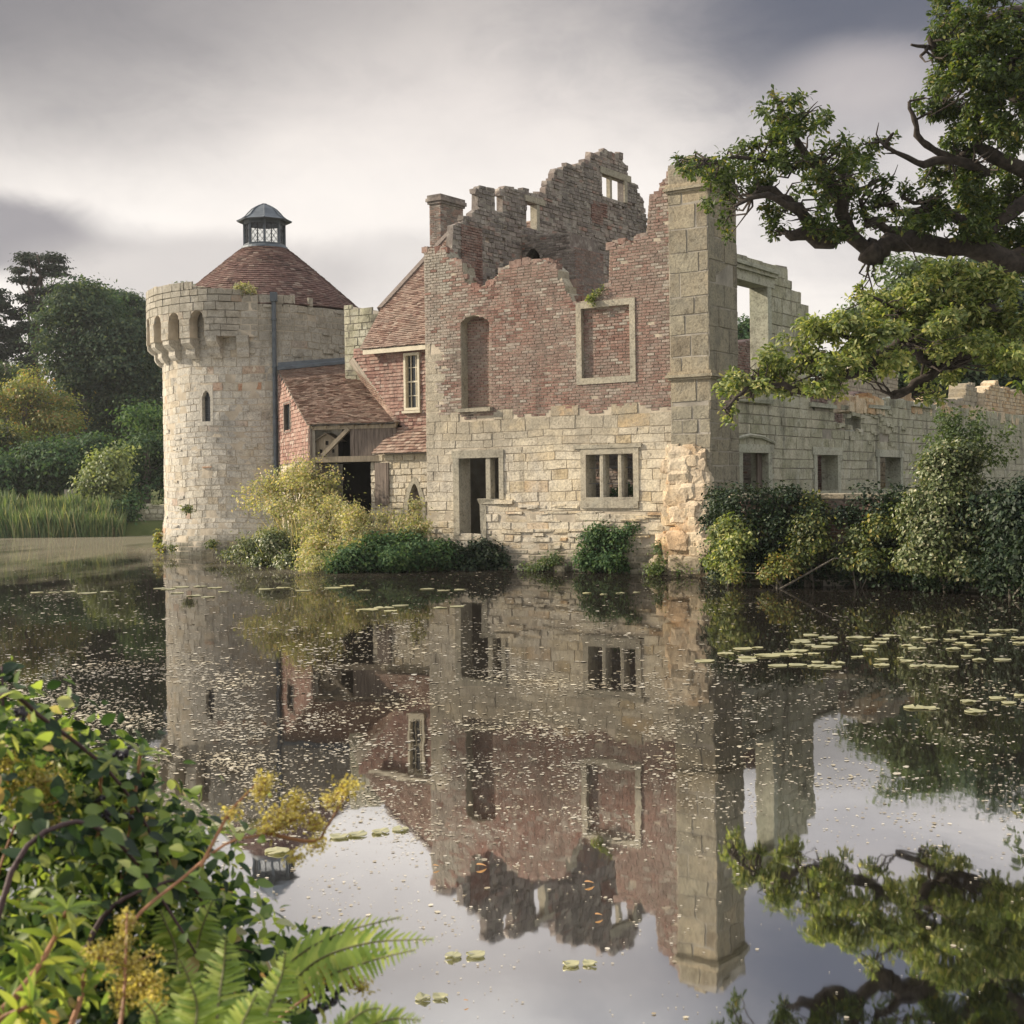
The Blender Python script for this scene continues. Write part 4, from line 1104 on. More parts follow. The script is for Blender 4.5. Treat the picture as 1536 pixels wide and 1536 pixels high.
# ------------------------------------------------------------------ terrace wall along the right bank
ter = empty('terrace_wall', (0, 0, 0), 0, 'ivy-grown brick and stone retaining wall rising from the water at the right', 'retaining wall')
line = [(4.95, 32.2), (5.0, 29.75), (7.45, 28.75), (9.45, 26.5), (10.8, 21.9), (14.2, 14)]
mb = MB()
for (x0, y0), (x1, y1) in zip(line, line[1:]):
    L = math.hypot(x1 - x0, y1 - y0); ux, uy = (x1 - x0) / L, (y1 - y0) / L; nx_, ny_ = uy, -ux
    if nx_ * (0 - x0) + ny_ * (0 - y0) < 0: nx_, ny_ = -nx_, -ny_
    P = lambda a, z, o, x0=x0, y0=y0, ux=ux, uy=uy, nx_=nx_, ny_=ny_: (x0 + ux * a + nx_ * o, y0 + uy * a + ny_ * o, z)
    lp = rect((0, -.4), (L, 1.9)); mb.slab(lp, [], P, -.02, -.4, 0)
    masonry(mb, P, [rect((0, -.4), (L, 1.0))], -.4, 1.0, (.2, .3), (.3, .7), .015, (-.03, .03), .015, .015, 1)
    masonry(mb, P, [rect((0, 1.0), (L, 1.82))], 1.0, 1.82, (.073, .079), (.2, .24), .013, (-.01, .012), .004, .003, 2)
    x = 0
    while x < L:
        e = min(x + random.uniform(.4, .7), L); block(mb, P, x + .006, e - .006, 1.84, 1.97, .06, .012, .012, 1, .5); x = e
mb.build('wall', [M['mortar_dark'], M['pillar'], M['brick']], ter)
# ------------------------------------------------------------------ leaves
T_CARD = (np.array([(0, 0, 0), (-.30, .5, .07), (0, 1, -.05), (.30, .5, .07)]), [(0, 3, 2), (0, 2, 1)])
T_OAK = (np.array([(0, 0, 0), (-.11, .28, .04), (-.22, .66, .05), (0, 1, -.08), (.22, .66, .05), (.11, .28, .04), (0, .5, 0)]), [(0, 5, 6), (5, 4, 6), (4, 3, 6), (3, 2, 6), (2, 1, 6), (1, 0, 6)])
def blade(ws, ys, fold=.10, droop=.18, n=None):
    """a close-up leaf: outline of half-widths ws at ys, folded along its midrib and drooping"""
    vs = []; fs = []
    for w, y in zip(ws, ys):
        z = -droop * y * y
        vs += [(-w, y, z + fold * w * 2), (0, y, z), (w, y, z + fold * w * 2)]
    for i in range(len(ys) - 1):
        b = i * 3
        fs += [(b, b + 1, b + 4, b + 3), (b + 1, b + 2, b + 5, b + 4)]
    return np.array(vs), fs
T_BRAMBLE = blade([.02, .20, .30, .33, .27, .15, .01], [0, .12, .28, .48, .68, .86, 1], .12, .22)
T_LANCE = blade([.01, .07, .11, .12, .09, .05, .005], [0, .15, .32, .5, .7, .87, 1], .25, .30)
T_GRASS = blade([.012, .016, .016, .012, .001], [0, .25, .5, .75, 1], .2, .35)


def unit(v): return v / np.maximum(np.linalg.norm(v, axis=-1, keepdims=True), 1e-9)
def bases(nrm, yd=None):
    n = len(nrm); nrm = unit(nrm)
    y = RNG.normal(size=(n, 3)) if yd is None else yd
    y = unit(y - nrm * (y * nrm).sum(1, keepdims=True))
    return np.stack([np.cross(y, nrm), y, nrm], axis=2)


class Cloud:
    """many leaves of one template gathered into one mesh"""
    def __init__(self, tmpl): self.t = tmpl; self.p = []; self.b = []; self.s = []
    def add(self, pos, basis, size):
        self.p.append(np.asarray(pos)); self.b.append(basis); self.s.append(np.broadcast_to(size, (len(pos),)).astype(float))
    def build(self, name, mat, parent=None, origin=(0, 0, 0), smooth=False, **kw):
        tv, tf = self.t
        p = np.concatenate(self.p) - np.array(origin); b = np.concatenate(self.b); s = np.concatenate(self.s)
        n, k = len(p), len(tv)
        co = p[:, None, :] + np.einsum('nij,kj->nki', b, tv) * s[:, None, None]
        fl = np.array([len(f) for f in tf]); li = np.concatenate([np.array(f) for f in tf])
        idx = (np.arange(n)[:, None] * k + li[None, :]).ravel()
        tot = np.tile(fl, n); st = np.concatenate([[0], np.cumsum(tot)[:-1]])
        me = bpy.data.meshes.new(name)
        me.vertices.add(n * k); me.vertices.foreach_set('co', co.ravel())
        me.loops.add(len(idx)); me.loops.foreach_set('vertex_index', idx.astype(np.int32))
        me.polygons.add(len(tot)); me.polygons.foreach_set('loop_start', st.astype(np.int32)); me.polygons.foreach_set('loop_total', tot.astype(np.int32))
        if smooth: me.polygons.foreach_set('use_smooth', np.ones(len(tot), bool))
        me.materials.append(mat); me.update(calc_edges=True); me.validate()
        o = bpy.data.objects.new(name, me); COL.objects.link(o)
        if parent: o.parent = parent
        return tag(o, **kw)


def rough_blobs(blobs, n=5, size=(.38, .68), out=.75):
    """break each smooth ellipsoid into smaller lumps so that crowns get uneven outlines and hollows"""
    r = []
    for q in blobs:
        q = np.array(q, float)
        for _ in range(n):
            d = unit(RNG.normal(size=3)) * RNG.random() ** .4; s = RNG.uniform(*size)
            r.append(np.concatenate([q[:3] + d * q[3:] * out, q[3:] * s * RNG.uniform(.8, 1.25, 3)]))
    return r


def blob_leaves(cl, blobs, clumps, per, cr, leaf, up=.5, shell=.3, droop=0.0, flat=.7, sub=5, gap=-1.2):
    """leaves in clumps through a set of ellipsoids (centre, radii), thinned by noise so that gaps stay open"""
    if sub: blobs = rough_blobs(blobs, sub, (.38, .68) if sub < 8 else (.2, .5), .75 if sub < 8 else 1.12)
    B = np.array(blobs, float)
    wt = (B[:, 3] * B[:, 4] * B[:, 5]) ** .62; wt /= wt.sum()
    i = RNG.choice(len(B), clumps, p=wt)
    d = unit(RNG.normal(size=(clumps, 3))); r = shell + (1 - shell) * RNG.random(clumps) ** .6
    c = B[i, :3] + d * B[i, 3:] * r[:, None]
    keep = (np.sin(c[:, 0] / cr * .9 + i) + np.sin(c[:, 2] / cr * 1.1 + 2 * i) + np.sin(c[:, 1] / cr * .7)) > gap
    c, d = c[keep], d[keep]; m = len(c)
    off = RNG.normal(size=(m, per, 3)) * cr * np.array([1, 1, flat]) * (.6 + .8 * RNG.random((m, 1, 1)))
    p = (c[:, None] + off).reshape(-1, 3)
    nrm = (d[:, None] * .7 + off / cr * .35 + np.array([0, 0, up]) + RNG.normal(size=off.shape) * .45).reshape(-1, 3)
    yd = (off / cr + d[:, None] * .6 + RNG.normal(size=off.shape) * .5 + np.array([0, 0, -droop])).reshape(-1, 3)
    cl.add(p, bases(nrm, yd), leaf * (.65 + .7 * RNG.random(len(p))))
    return c


def pxb(px, py, rx, ry, d, rd=None):
    """an ellipsoid of foliage at distance d whose outline spans rx by ry photograph pixels"""
    p = at(px, py, d); k = d / FPX
    return (p[0], p[1], p[2], rx * k, (rd if rd is not None else min(rx, ry) * k * 1.2), ry * k)


L = {}
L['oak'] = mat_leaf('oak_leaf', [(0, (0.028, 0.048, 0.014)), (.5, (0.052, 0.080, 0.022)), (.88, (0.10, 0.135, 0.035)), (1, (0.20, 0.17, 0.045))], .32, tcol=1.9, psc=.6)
L['oak_lit'] = mat_leaf('sunlit_oak_leaf', [(0, (0.05, 0.08, 0.022)), (.45, (0.14, 0.18, 0.055)), (.85, (0.29, 0.31, 0.12)), (1, (0.40, 0.36, 0.15))], .34, tcol=1.9, psc=.8)  # lighter copy of the oak leaf: sunlight on the low boughs put into colour
L['conifer'] = mat_leaf('pine_needle', [(0, (0.018, 0.030, 0.020)), (1, (0.04, 0.055, 0.033))], .12, psc=.3, spec=.1, rough=.7)
L['yew'] = mat_leaf('yew_leaf', [(0, (0.035, 0.062, 0.045)), (.7, (0.068, 0.102, 0.060)), (1, (0.12, 0.145, 0.07))], .3, psc=.15, spec=.1, rough=.7)
L['deep'] = mat_leaf('deep_green_leaf', [(0, (0.028, 0.062, 0.030)), (.6, (0.058, 0.11, 0.048)), (1, (0.11, 0.16, 0.065))], .3, psc=.2, spec=.12, rough=.65)
L['mid'] = mat_leaf('green_leaf', [(0, (0.05, 0.085, 0.03)), (.6, (0.09, 0.13, 0.05)), (1, (0.14, 0.17, 0.07))], .35, psc=.25)
L['gold'] = mat_leaf('autumn_leaf', [(0, (0.11, 0.15, 0.045)), (.5, (0.22, 0.24, 0.075)), (.85, (0.33, 0.28, 0.09)), (1, (0.36, 0.17, 0.07))], .4, psc=.35, tcol=1.3)
L['willow'] = mat_leaf('willow_leaf', [(0, (0.12, 0.16, 0.07)), (.6, (0.20, 0.24, 0.11)), (1, (0.30, 0.32, 0.13))], .4, tcol=1.3)
L['bank'] = mat_leaf('bank_leaf', [(0, (0.18, 0.21, 0.09)), (.4, (0.34, 0.34, 0.17)), (.75, (0.47, 0.42, 0.26)), (1, (0.50, 0.36, 0.27))], .4, tcol=1.4, psc=.9)
L['ivy'] = mat_leaf('ivy_leaf', [(0, (0.009, 0.020, 0.011)), (.6, (0.020, 0.038, 0.018)), (1, (0.05, 0.07, 0.03))], .15, rough=.5, psc=1.0, spec=.2)
L['olive'] = mat_leaf('olive_leaf', [(0, (0.04, 0.06, 0.02)), (.5, (0.08, 0.11, 0.035)), (.85, (0.16, 0.175, 0.06)), (1, (0.32, 0.26, 0.08))], .35, tcol=1.5, psc=.9)
L['sallow'] = mat_leaf('sallow_leaf', [(0, (0.05, 0.075, 0.025)), (.5, (0.11, 0.14, 0.055)), (.85, (0.25, 0.27, 0.15)), (1, (0.42, 0.39, 0.25))], .3, rough=.4, psc=.7, tcol=1.3)
L['reed'] = mat_leaf('reed_blade', [(0, (0.06, 0.11, 0.045)), (.5, (0.13, 0.19, 0.075)), (.85, (0.24, 0.27, 0.11)), (1, (0.38, 0.32, 0.18))], .35, tcol=1.3, psc=.25)
L['bramble'] = mat_leaf('bramble_leaf', [(0, (0.010, 0.024, 0.014)), (.42, (0.030, 0.060, 0.024)), (.68, (0.11, 0.165, 0.045)), (.92, (0.27, 0.33, 0.09)), (.97, (0.34, 0.34, 0.22)), (1, (0.38, 0.22, 0.09))], .4, rough=.5, psc=3.0, tcol=1.9, spec=.3)  # darkest leaves stand in for deep shade, lime ones for sunny highlights
L['lance'] = mat_leaf('balsam_leaf', [(0, (0.09, 0.15, 0.035)), (.6, (0.20, 0.26, 0.07)), (1, (0.34, 0.34, 0.11))], .45, rough=.4, psc=3.0, tcol=1.6)
L['fern'] = mat_leaf('fern_pinna', [(0, (0.14, 0.21, 0.04)), (.6, (0.25, 0.32, 0.075)), (1, (0.36, 0.39, 0.11))], .45, psc=4.0, tcol=1.5)
L['plume'] = mat_leaf('goldenrod_floret', [(0, (0.28, 0.22, 0.06)), (.5, (0.48, 0.39, 0.12)), (1, (0.70, 0.60, 0.28))], .5, psc=5.0, tcol=1.2)
L['pad'] = mat_leaf('lily_pad', [(0, (0.17, 0.17, 0.08)), (.3, (0.28, 0.28, 0.15)), (.7, (0.38, 0.36, 0.22)), (1, (0.40, 0.31, 0.18))], .1, rough=.35, tcol=1.2)
L['speck'] = mat_leaf('floating_leaf', [(0, (0.22, 0.18, 0.12)), (.6, (0.38, 0.34, 0.26)), (1, (0.52, 0.48, 0.40))], .0, rough=.5)
M['stem'] = mat_plain('green_stem', (0.12, 0.12, 0.045), .6, .3, 8)
M['stem_red'] = mat_plain('reddish_stem', (0.25, 0.12, 0.06), .6, .3, 8)
M['cane'] = mat_plain('dark_cane', (0.055, 0.03, 0.03), .6, .3, 8)
M['berry'] = mat_plain('blackberry', (0.012, 0.008, 0.014), .3, .3, 30, spec=.5)


def wob(a, b, n, amp):
    a, b = np.array(a, float), np.array(b, float); L_ = np.linalg.norm(b - a)
    pts = [a + (b - a) * i / n + RNG.normal(size=3) * amp * L_ * (0 < i < n) for i in range(n + 1)]
    return pts


def tree(name, label, base, trunk_top, r, blobs, leafmat, clumps, per, cr, leaf, group=None, cat='tree', bark='bark_grey', limbs=6, tmpl=T_CARD, **kw):
    o = empty(name, base, 0, label, cat, group)
    mb = MB(); b0 = np.zeros(3); t0 = np.array(trunk_top) - np.array(base)
    pts = wob(b0, t0, 6, .012); pts[0] = pts[0] - np.array([0, 0, .4])
    mb.tube(pts, [r * (1.35 - 1.1 * i / 6) for i in range(7)], 9)
    for k in range(limbs):
        q = blobs[k % len(blobs)]; f = random.uniform(.35, .95); s = b0 + (t0 - b0) * f
        e = np.array(q[:3]) - np.array(base) + RNG.normal(size=3) * np.array(q[3:]) * .35
        mb.tube(wob(s, e, 4, .05), [r * .45 * (1 - .2 * i) for i in range(5)], 6)
    mb.build('trunk', M[bark], o, smooth=True)
    cl = Cloud(tmpl); blob_leaves(cl, blobs, clumps, per, cr, leaf, **kw)
    cl.build('crown', leafmat, o, origin=base)
    return o
# ------------------------------------------------------------------ trees beyond the moat
def gbase(px, d):
    p = at(px, 760, d); return (p[0], p[1], ground_z(p[0], p[1]) - .1)
TG = 'trees beyond the far bank'
b = gbase(52, 112)
pb_ = [pxb(*q, 112, 1.8) for q in ((55, 384, 26, 8), (38, 392, 18, 6), (75, 388, 18, 8), (88, 410, 18, 7), (30, 403, 14, 6), (68, 402, 24, 9), (44, 418, 26, 8), (82, 430, 18, 6), (58, 436, 26, 7), (34, 446, 18, 8), (78, 452, 16, 7),
                                   (48, 462, 24, 9), (26, 470, 18, 8), (70, 478, 16, 8), (40, 488, 24, 10), (20, 498, 16, 10), (62, 506, 16, 8), (34, 516, 24, 12), (14, 528, 20, 12), (40, 545, 30, 14))]
tree('pine_tree', 'tall dark pine with a bare trunk and flat tiers of branches against the grey sky', b, tuple(at(56, 382, 112)), .34, pb_, L['conifer'], 1100, 20, .26, .24, TG, bark='bark_pine', limbs=20, shell=.1, flat=.22, up=.9, sub=3)
b = gbase(-40, 110)
tree('pine_tree', 'dark pine cut off by the left edge of the view', b, tuple(at(-38, 400, 110)), .55, [pxb(*q, 110, 1.8) for q in ((-20, 440, 24, 8), (-12, 455, 18, 7), (-22, 475, 26, 9), (-8, 495, 14, 10), (-20, 520, 26, 14), (-10, 550, 26, 14))],
     L['conifer'], 240, 26, .42, .42, TG, bark='bark_pine', limbs=8, shell=.1, flat=.35, up=.9)
# lebanon-cedar like spreading top behind the tower edge
b = gbase(205, 104)
tree('cedar_tree', 'dark cedar with spreading level branch tips just left of the round tower', b, tuple(at(175, 436, 104)), .7, [pxb(*q, 104, 2.0) for q in ((175, 440, 16, 5), (195, 448, 20, 5), (214, 454, 8, 3), (165, 455, 22, 8), (190, 466, 26, 8), (220, 470, 22, 8), (170, 485, 30, 14), (215, 495, 30, 16), (240, 520, 30, 20))],
     L['yew'], 900, 26, .35, .26, TG, limbs=9, shell=.1, flat=.35, up=.9)
b = gbase(110, 96)
tree('yew_tree', 'broad dark evergreen filling the view between the pine and the tower', b, tuple(at(122, 455, 96)), .8, [pxb(*q, 96) for q in ((122, 452, 26, 20), (105, 480, 36, 32), (150, 490, 42, 38), (110, 535, 34, 45), (150, 545, 48, 45), (200, 540, 52, 50), (130, 600, 40, 45), (180, 610, 62, 50), (235, 600, 40, 60))],
     L['yew'], 1500, 80, .62, .27, TG, sub=9, gap=-.3, flat=.45)
b = gbase(120, 92)
tree('evergreen_tree', 'rounded mid-green tree top beside the dark evergreen', b, tuple(at(132, 440, 99)), .5, [pxb(*q, 99) for q in ((133, 450, 32, 20), (120, 470, 36, 26), (150, 476, 30, 24))], L['deep'], 300, 80, .55, .25, TG, sub=9, gap=-.3, flat=.5)
b = gbase(30, 88)
tree('maple_tree', 'maple turning orange and yellow in front of the dark trees', b, tuple(at(40, 575, 88)), .35, [pxb(*q, 88) for q in ((48, 582, 30, 22), (22, 600, 26, 24), (70, 602, 24, 20), (12, 632, 28, 24), (45, 640, 30, 22), (85, 630, 24, 24))], L['gold'], 420, 80, .45, .2, TG, sub=9, gap=-.3, flat=.5)
b = gbase(5, 92)
tree('lime_tree', 'pale green tree at the left edge above the yellow maple', b, tuple(at(8, 545, 92)), .4, [pxb(*q, 92) for q in ((8, 560, 30, 22), (-20, 580, 30, 34), (18, 585, 20, 16))], L['mid'], 300, 80, .45, .22, TG, sub=9, gap=-.3, flat=.5)
b = gbase(20, 84)
tree('lime_tree', 'yellow-green leafy tree below the maple at the left edge', b, tuple(at(10, 640, 84)), .3, [pxb(*q, 84) for q in ((8, 650, 28, 26), (-20, 660, 30, 30), (30, 668, 16, 12))], L['olive'], 240, 80, .45, .22, TG, sub=9, gap=-.3, flat=.5)
for px, lab, ell in ((40, 'dark green bush belt left of the stone post on the far bank', ((40, 700, 42, 34), (0, 710, 40, 34), (80, 690, 36, 32), (60, 735, 44, 20), (10, 742, 40, 16))),
                     (130, 'dark green bushes behind the stone post on the far bank', ((125, 690, 40, 34), (100, 720, 36, 26), (150, 725, 44, 28))),
                     (220, 'dark green trees close against the left side of the tower', ((215, 660, 40, 50), (200, 715, 44, 36), (240, 720, 30, 46), (225, 615, 34, 30), (255, 660, 30, 60)))):
    tree('leafy_tree', lab, gbase(px, 80), tuple(at(px, ell[0][1], 80)), .25, [pxb(*q, 80) for q in ell], L['deep'], 560, 80, .5, .23, TG, sub=9, gap=-.3, flat=.5)
# far wood that closes the view
cl = Cloud(T_CARD)
wood = []
for px in range(-120, 330, 34): wood.append(pxb(px, 660 + 20 * math.sin(px), 40, 90, 128))
for px in range(1050, 1800, 40): wood.append(pxb(px, 640 + 24 * math.sin(px), 46, 90, 105))
blob_leaves(cl, wood, 2600, 26, .9, .75)
cl.build('distant_wood', L['yew'], kind='stuff', label='distant belt of dark trees behind the castle', cat='wood')
# willow-like shrub and reeds on the far bank
b = gbase(155, 70)
tree('willow_shrub', 'pale green willow shrub standing behind the reeds', b, tuple(at(155, 690, 70)), .09, [pxb(*q, 70) for q in ((150, 690, 26, 20), (165, 715, 20, 24), (140, 725, 22, 22), (155, 750, 26, 18), (182, 684, 8, 16), (172, 760, 20, 14))], L['willow'], 330, 26, .3, .2, cat='shrub', limbs=9, up=.3)
b = gbase(186, 69)
tree('shrub', 'dark bush at the end of the reed bed beside the low wall', b, tuple(at(186, 760, 69)), .06, [pxb(*q, 69) for q in ((186, 772, 18, 22), (172, 785, 16, 18), (200, 752, 10, 12))], L['deep'], 160, 26, .25, .2, cat='shrub')
n = 9000
px = RNG.uniform(-60, 186, n); dd = 67.0 + RNG.random(n) * 2.2 + (px < 20) * .4
pos = np.array([at(x, 780, q) for x, q in zip(px, dd)]); pos[:, 2] = np.maximum(0, land(pos[:, 0], pos[:, 1])) - .1
h = (.75 + 1.05 * RNG.random(n) ** .8) * (.9 + .18 * np.sin(px * .21) * np.sin(px * .083 + 1)) * np.interp(px, [-60, 30, 120, 186], [1.15, 1.0, .95, .75])
up = np.stack([RNG.normal(0, .19, n), RNG.normal(0, .16, n), np.ones(n)], 1); fr = np.stack([RNG.normal(0, 1, n), RNG.normal(-1, .6, n), RNG.normal(0, .1, n)], 1)
cl = Cloud(blade([.018, .022, .016, .002], [0, .4, .75, 1], .2, .12)); cl.add(pos, bases(fr, up), h)
cl.build('reeds', L['reed'], kind='stuff', label='bed of tall yellow-green reeds along the far bank', cat='reeds')
# stone post and low wall
p = at(105, 757, 71); gz = ground_z(p[0], p[1])
post = empty('stone_post', (p[0], p[1], gz - .1), .2, 'grey broken stone post rising behind the reeds on the far bank', 'post')
mb = MB(); z = 0
while z < 1.75:
    h = random.uniform(.2, .3); g = random.uniform(-.02, .02); mb.box((-.27 + g, -.25, z), (.27 + g, .25, z + h - .012), 0, .015); z += h
mb.build('shaft', M['tower'], post)
p0_, p1_ = onz(186, 803), onz(246, 801)
lw = empty('low_wall', (p0_[0], p0_[1], 0), math.atan2(p1_[1] - p0_[1], p1_[0] - p0_[0]), 'low mossy stone wall at the water between the reeds and the tower', 'wall')
mb = MB(); Lw = 4.4; PLw = lambda a, z, o: (a, -o, z)
mb.slab(rect((-.4, -.3), (Lw, 1.42)), [], PLw, -.03, -.8); masonry(mb, PLw, [rect((-.4, -.3), (Lw, 1.45))], -.3, 1.45, (.16, .28), (.25, .6), .02, (-.03, .04), .02, .02, 0)
for i in range(12): mb.box((i * .38 - .4, -.06, 1.40), (i * .38 - .04, .8, 1.5 + random.uniform(-.03, .05)), 0, .03)
mb.build('wall', M['wing'], lw)
# trees behind the wing at the right
TR_ = 'trees behind the ruined wing'
for px, d, lab, mat, ell in ((1370, 66, 'pale green round tree behind the wing, half hidden by the oak bough', 'mid', ((1380, 420, 50, 36), (1340, 450, 34, 34), (1425, 440, 44, 46), (1310, 480, 30, 30), (1360, 500, 50, 44), (1430, 510, 50, 40), (1330, 400, 8, 8))),
                             (1330, 60, 'dark evergreen standing behind the tall broken pier', 'yew', ((1360, 560, 42, 40), (1390, 590, 44, 36), (1330, 575, 22, 30), (1420, 560, 40, 40))),
                             (1470, 62, 'large dark tree behind the right end of the wing', 'yew', ((1480, 450, 60, 60), (1450, 530, 52, 60), (1520, 520, 60, 80), (1490, 590, 60, 44), (1560, 430, 60, 70), (1570, 560, 60, 60))),
                             (1115, 90, 'small distant tree seen through the tall empty window', 'deep', ((1115, 500, 20, 14), (1105, 518, 22, 16), (1135, 512, 18, 16)))):
    tree('leafy_tree', lab, gbase(px, d), tuple(at(px, ell[0][1], d)), .35, [pxb(*q, d) for q in ell], L[mat], 800 if d < 80 else 160, 28, .42, .28 if d < 80 else .34, TR_)

# ------------------------------------------------------------------ the old oak leaning over from the right bank
OD = 22.6
ob = (11.6, 24.2, 1.7)
oak = empty('oak_tree', ob, 0, 'huge old oak reaching in from the right with crooked limbs over the ruin', 'tree')
OB = np.array(ob)
LIMBS = [
    # (pixels along the limb with distance, radius at start, radius at end)
    ([(1640, 470, 24), (1590, 420, 23.6), (1540, 385, 23.2), (1480, 378, 22.8), (1420, 372, 22.6), (1365, 361, 22.5), (1332, 362, 22.4), (1312, 380, 22.4), (1295, 371, 22.4), (1270, 350, 22.4), (1238, 352, 22.3)], .21, .10),
    ([(1312, 378, 22.4), (1306, 382, 22.35), (1298, 374, 22.3)], .24, .16),
    ([(1250, 352, 22.3), (1225, 362, 22.2), (1222, 350, 22.2), (1215, 338, 22.1), (1200, 318, 22.0), (1180, 300, 21.9), (1160, 285, 21.8), (1140, 283, 21.7), (1118, 300, 21.6)], .17, .035),
    ([(1218, 345, 22.1), (1196, 352, 22.0), (1180, 350, 21.9)], .13, .07),
    ([(1205, 325, 22.0), (1178, 308, 21.7), (1150, 292, 21.5), (1125, 297, 21.4), (1100, 310, 21.3)], .08, .02),
    ([(1270, 350, 22.4), (1262, 320, 22.2), (1262, 300, 22.1), (1240, 270, 22), (1215, 240, 22), (1190, 205, 21.9), (1170, 175, 21.8), (1156, 140, 21.8)], .13, .035),
    ([(1215, 240, 22), (1160, 245, 21.8), (1100, 235, 21.6), (1060, 240, 21.5)], .06, .015),
    ([(1262, 300, 22.1), (1300, 280, 22.4), (1330, 268, 22.6)], .06, .02),
    ([(1365, 361, 22.5), (1330, 345, 22.4), (1300, 330, 22.2), (1290, 300, 22.1)], .10, .03),
    # dead grey limbs
    ([(1480, 260, 22.8), (1430, 240, 22.6), (1385, 248, 22.5), (1360, 236, 22.4), (1328, 220, 22.3), (1316, 212, 22.3)], .085, .02),
    ([(1328, 220, 22.3), (1335, 205, 22.3), (1340, 199, 22.3)], .035, .015),
    ([(1430, 240, 22.6), (1400, 224, 22.6), (1382, 212, 22.5), (1374, 190, 22.4), (1368, 170, 22.4), (1363, 152, 22.4)], .07, .03),
    ([(1560, 90, 23), (1500, 100, 22.9), (1455, 108, 22.8), (1420, 95, 22.6), (1404, 82, 22.5), (1396, 62, 22.4), (1393, 56, 22.4)], .13, .035),
    ([(1402, 74, 22.5), (1388, 70, 22.4), (1366, 67, 22.3)], .05, .02),
    ([(1390, 70, 22.4), (1380, 84, 22.4)], .045, .02),
    ([(1640, 300, 24), (1560, 180, 23.4), (1530, 130, 23.2), (1480, 115, 23), (1455, 122, 22.9)], .36, .15),
    ([(1640, 330, 24), (1560, 290, 23.4), (1500, 240, 23), (1465, 220, 22.8), (1440, 235, 22.7)], .22, .06),
    ([(1560, 190, 23.2), (1515, 190, 22.9), (1480, 200, 22.7), (1465, 212, 22.7)], .12, .06),
    ([(1600, 340, 23.6), (1540, 300, 23.2), (1500, 330, 23), (1478, 345, 22.8)], .18, .06),
    ([(1480, 360, 22.8), (1440, 330, 22.6), (1400, 310, 22.5), (1345, 320, 22.4), (1338, 305, 22.3), (1310, 310, 22.2)], .10, .04),
    ([(1400, 300, 22.5), (1370, 305, 22.4), (1352, 296, 22.4)], .05, .03),
    ([(1600, 20, 23.6), (1520, 20, 23.2), (1470, 40, 23), (1430, 70, 22.8)], .2, .06),
    # low bright boughs
    ([(1660, 540, 23), (1560, 500, 22.4), (1480, 470, 21.8), (1410, 465, 21.4), (1370, 485, 21.2), (1358, 500, 21.1), (1340, 525, 21.0), (1310, 540, 20.9), (1280, 558, 20.8), (1262, 565, 20.7), (1235, 572, 20.6), (1215, 590, 20.5), (1190, 585, 20.5), (1150, 580, 20.4), (1120, 582, 20.4), (1103, 596, 20.4), (1090, 612, 20.4)], .165, .015),
    ([(1355, 498, 21.1), (1368, 520, 21.2), (1382, 538, 21.3), (1400, 545, 21.4), (1440, 530, 21.6), (1500, 510, 22)], .07, .09),
    ([(1460, 535, 21.8), (1410, 550, 21.4), (1372, 575, 21.2), (1350, 590, 21.1), (1337, 593, 21.1)], .08, .065),
    ([(1400, 552, 21.4), (1385, 545, 21.3), (1382, 580, 21.2), (1368, 596, 21.1)], .03, .015),
    ([(1310, 540, 20.9), (1295, 515, 20.8), (1270, 505, 20.7), (1250, 490, 20.6), (1225, 490, 20.5)], .07, .02),
    ([(1280, 558, 20.8), (1240, 548, 20.6), (1200, 530, 20.5)], .05, .015),
    ([(1358, 500, 21.1), (1350, 470, 21), (1320, 450, 20.9), (1290, 436, 20.8)], .06, .012),
]
mb = MB()
mb.tube([(0, 0, -.8), (.0, 0, .6), (-.1, -.1, 2), (.0, -.2, 4), (.1, -.3, 6.5), (.2, -.3, 9)], [1.25, .95, .82, .8, .7, .5], 16, rough=.05)
mb.build('trunk', M['bark'], oak, smooth=True)
LP = []
for pts, r0, r1 in LIMBS:
    P3 = [at(x, y, d) - OB for x, y, d in pts]
    # finer, crooked
    Q = [P3[0]]
    for a, b_ in zip(P3, P3[1:]):
        m = (a + b_) / 2 + RNG.normal(size=3) * .08 * np.linalg.norm(b_ - a); Q += [m, b_]
    mb = MB(); n = len(Q); mb.tube(Q, [(r0 + (r1 - r0) * i / (n - 1)) * random.uniform(.82, 1.2) for i in range(n)], 9, rough=.13)
    mb.build('limb', M['bark'], oak, smooth=True)
    LP.append(np.array(Q))
LPALL = np.concatenate(LP)


def sprays(cl, mbt, blobs, count, leaf, k=7, rs=.10, droop=.15, density=1.0):
    """oak sprays: rosettes of leaves at twig ends; the twigs run back to the nearest limb"""
    B = np.array(blobs, float); wt = (B[:, 3] * B[:, 5]) ** .9; wt /= wt.sum()
    i = RNG.choice(len(B), count, p=wt); d = unit(RNG.normal(size=(count, 3)))
    c = B[i, :3] + d * B[i, 3:] * (RNG.random(count) ** .45)[:, None]
    out = unit(d * .8 + RNG.normal(size=d.shape) * .5 + np.array([0, 0, .25]))
    yd = unit(out[:, None] * .5 + unit(RNG.normal(size=(count, k, 3))) * .9 - np.array([0, 0, droop]))
    pos = c[:, None] + yd * leaf * .10 + RNG.normal(size=(count, k, 3)) * rs * .28
    nrm = out[:, None] * .8 + np.array([0, 0, .6]) + RNG.normal(size=yd.shape) * .5
    cl.add(pos.reshape(-1, 3), bases(nrm.reshape(-1, 3), yd.reshape(-1, 3)), leaf * (.65 + .6 * RNG.random(count * k)))
    return c
